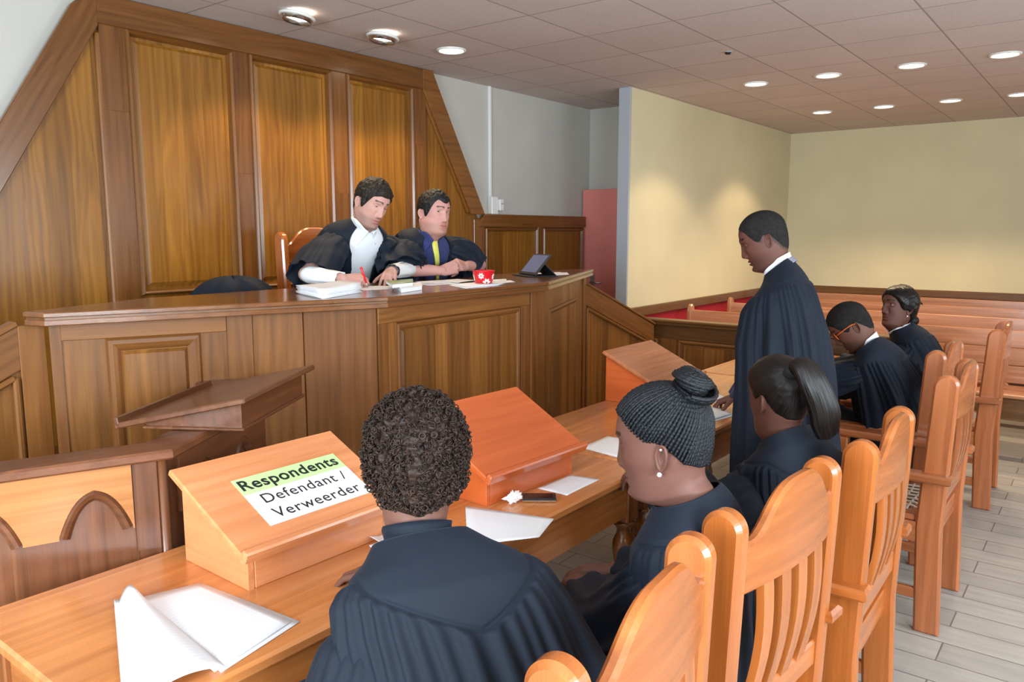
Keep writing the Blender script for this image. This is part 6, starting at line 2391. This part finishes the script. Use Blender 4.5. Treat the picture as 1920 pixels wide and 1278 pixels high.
foot = bc + rt * .155 + Vector((0, 0, -.006))
d_ = (foot - top_mid)
MB().beam(top_mid, foot, .19, .006, up=nn, b=.002).build('stand_flap', M['black_matte'], t)
MB().beam(bc + Vector((0, 0, -.006)) - rt * .05, foot + Vector((0, 0, -.001)), .235, .005, up=(0, 0, 1), b=.002).build('base_flap', M['black_matte'], t)

# phone and crumpled tissue on the near table
az = math.atan2(-.80, .60)
t = thing('phone', 'black mobile phone with silver edge lying on the near table', 'phone', (2.04, 1.465, .7605), az)
MB().box((0, 0, .0055), (.112, .056, .008), b=.003).build('case', M['silver'], t, local=True)
MB().box((0, 0, .0115), (.114, .058, .006), b=.0025).build('body', M['black_plastic'], t, local=True)
MB().box((.006, 0, .0148), (.078, .05, .0012), b=.0004).build('screen', flat_mat('dark_screen', (.03, .014, .012, 1), .1), t, local=True)
tm = MB()
bmx = np.random.RandomState(5)
V_, F_ = [], []
n_, m_ = 26, 16
for i in range(m_ + 1):
    a = -pi / 2 + pi * i / m_
    for j in range(n_):
        b_ = 2 * pi * j / n_
        d = Vector((math.cos(a) * math.cos(b_), math.cos(a) * math.sin(b_), math.sin(a)))
        f = .62 + .75 * abs(mnoise.noise(d * 2.3 + Vector((3, 1, 7)))) + .30 * mnoise.noise(d * 6)
        V_.append((d.x * .040 * f, d.y * .026 * f, max(0, .017 + d.z * .020 * f)))
tm.add(V_, grid_faces(m_ + 1, n_, cap0=False, cap1=False), smooth=False, tone=0)
ts = tm.build('tissue', flat_mat('tissue', srgb(244, 242, 240), .8), None, local=True)
ts.location = (1.972, 1.518, .7605)
tag(ts, 'crumpled white tissue beside the phone on the near table', 'tissue')

# black robe hung over a low chair back behind the bench
t = thing('draped_robe', 'black robe draped over a low chair back behind the bench', 'robe', (2.27, 3.55, .56))
rings = []
n_ = 96
for i in range(40):
    v = i / 39
    ang = v * pi / 2
    ring = []
    for j in range(n_):
        a = 2 * pi * j / n_
        wob = 1 + .045 * math.sin(9 * a + 2.0 * math.sin(2 * a)) + .03 * math.sin(17 * a + 1)
        if v < .5:
            rx, ry, z = .255, .13, .56 + (1.22 - .56) * v / .5
        else:
            q = (v - .5) / .5 * pi / 2
            rx, ry, z = .255 * math.cos(q) ** .8, .13 * math.cos(q) ** .7, 1.22 + .20 * math.sin(q)
        fan = .012 * math.sin(11 * math.atan2(z - 1.05, .0001 + .255 * math.cos(a)) * 1.0) if v > .4 else 0
        ring.append((2.27 + (rx * wob + .002) * math.cos(a), 3.56 + (ry * wob + fan + .002) * math.sin(a), z + (.008 * math.sin(7 * math.cos(a) + 1) if v > .55 else 0)))
    rings.append(ring)
mb = MB(); mb.loft(rings, smooth=True); mb.build('cloth', M['robe'], t)
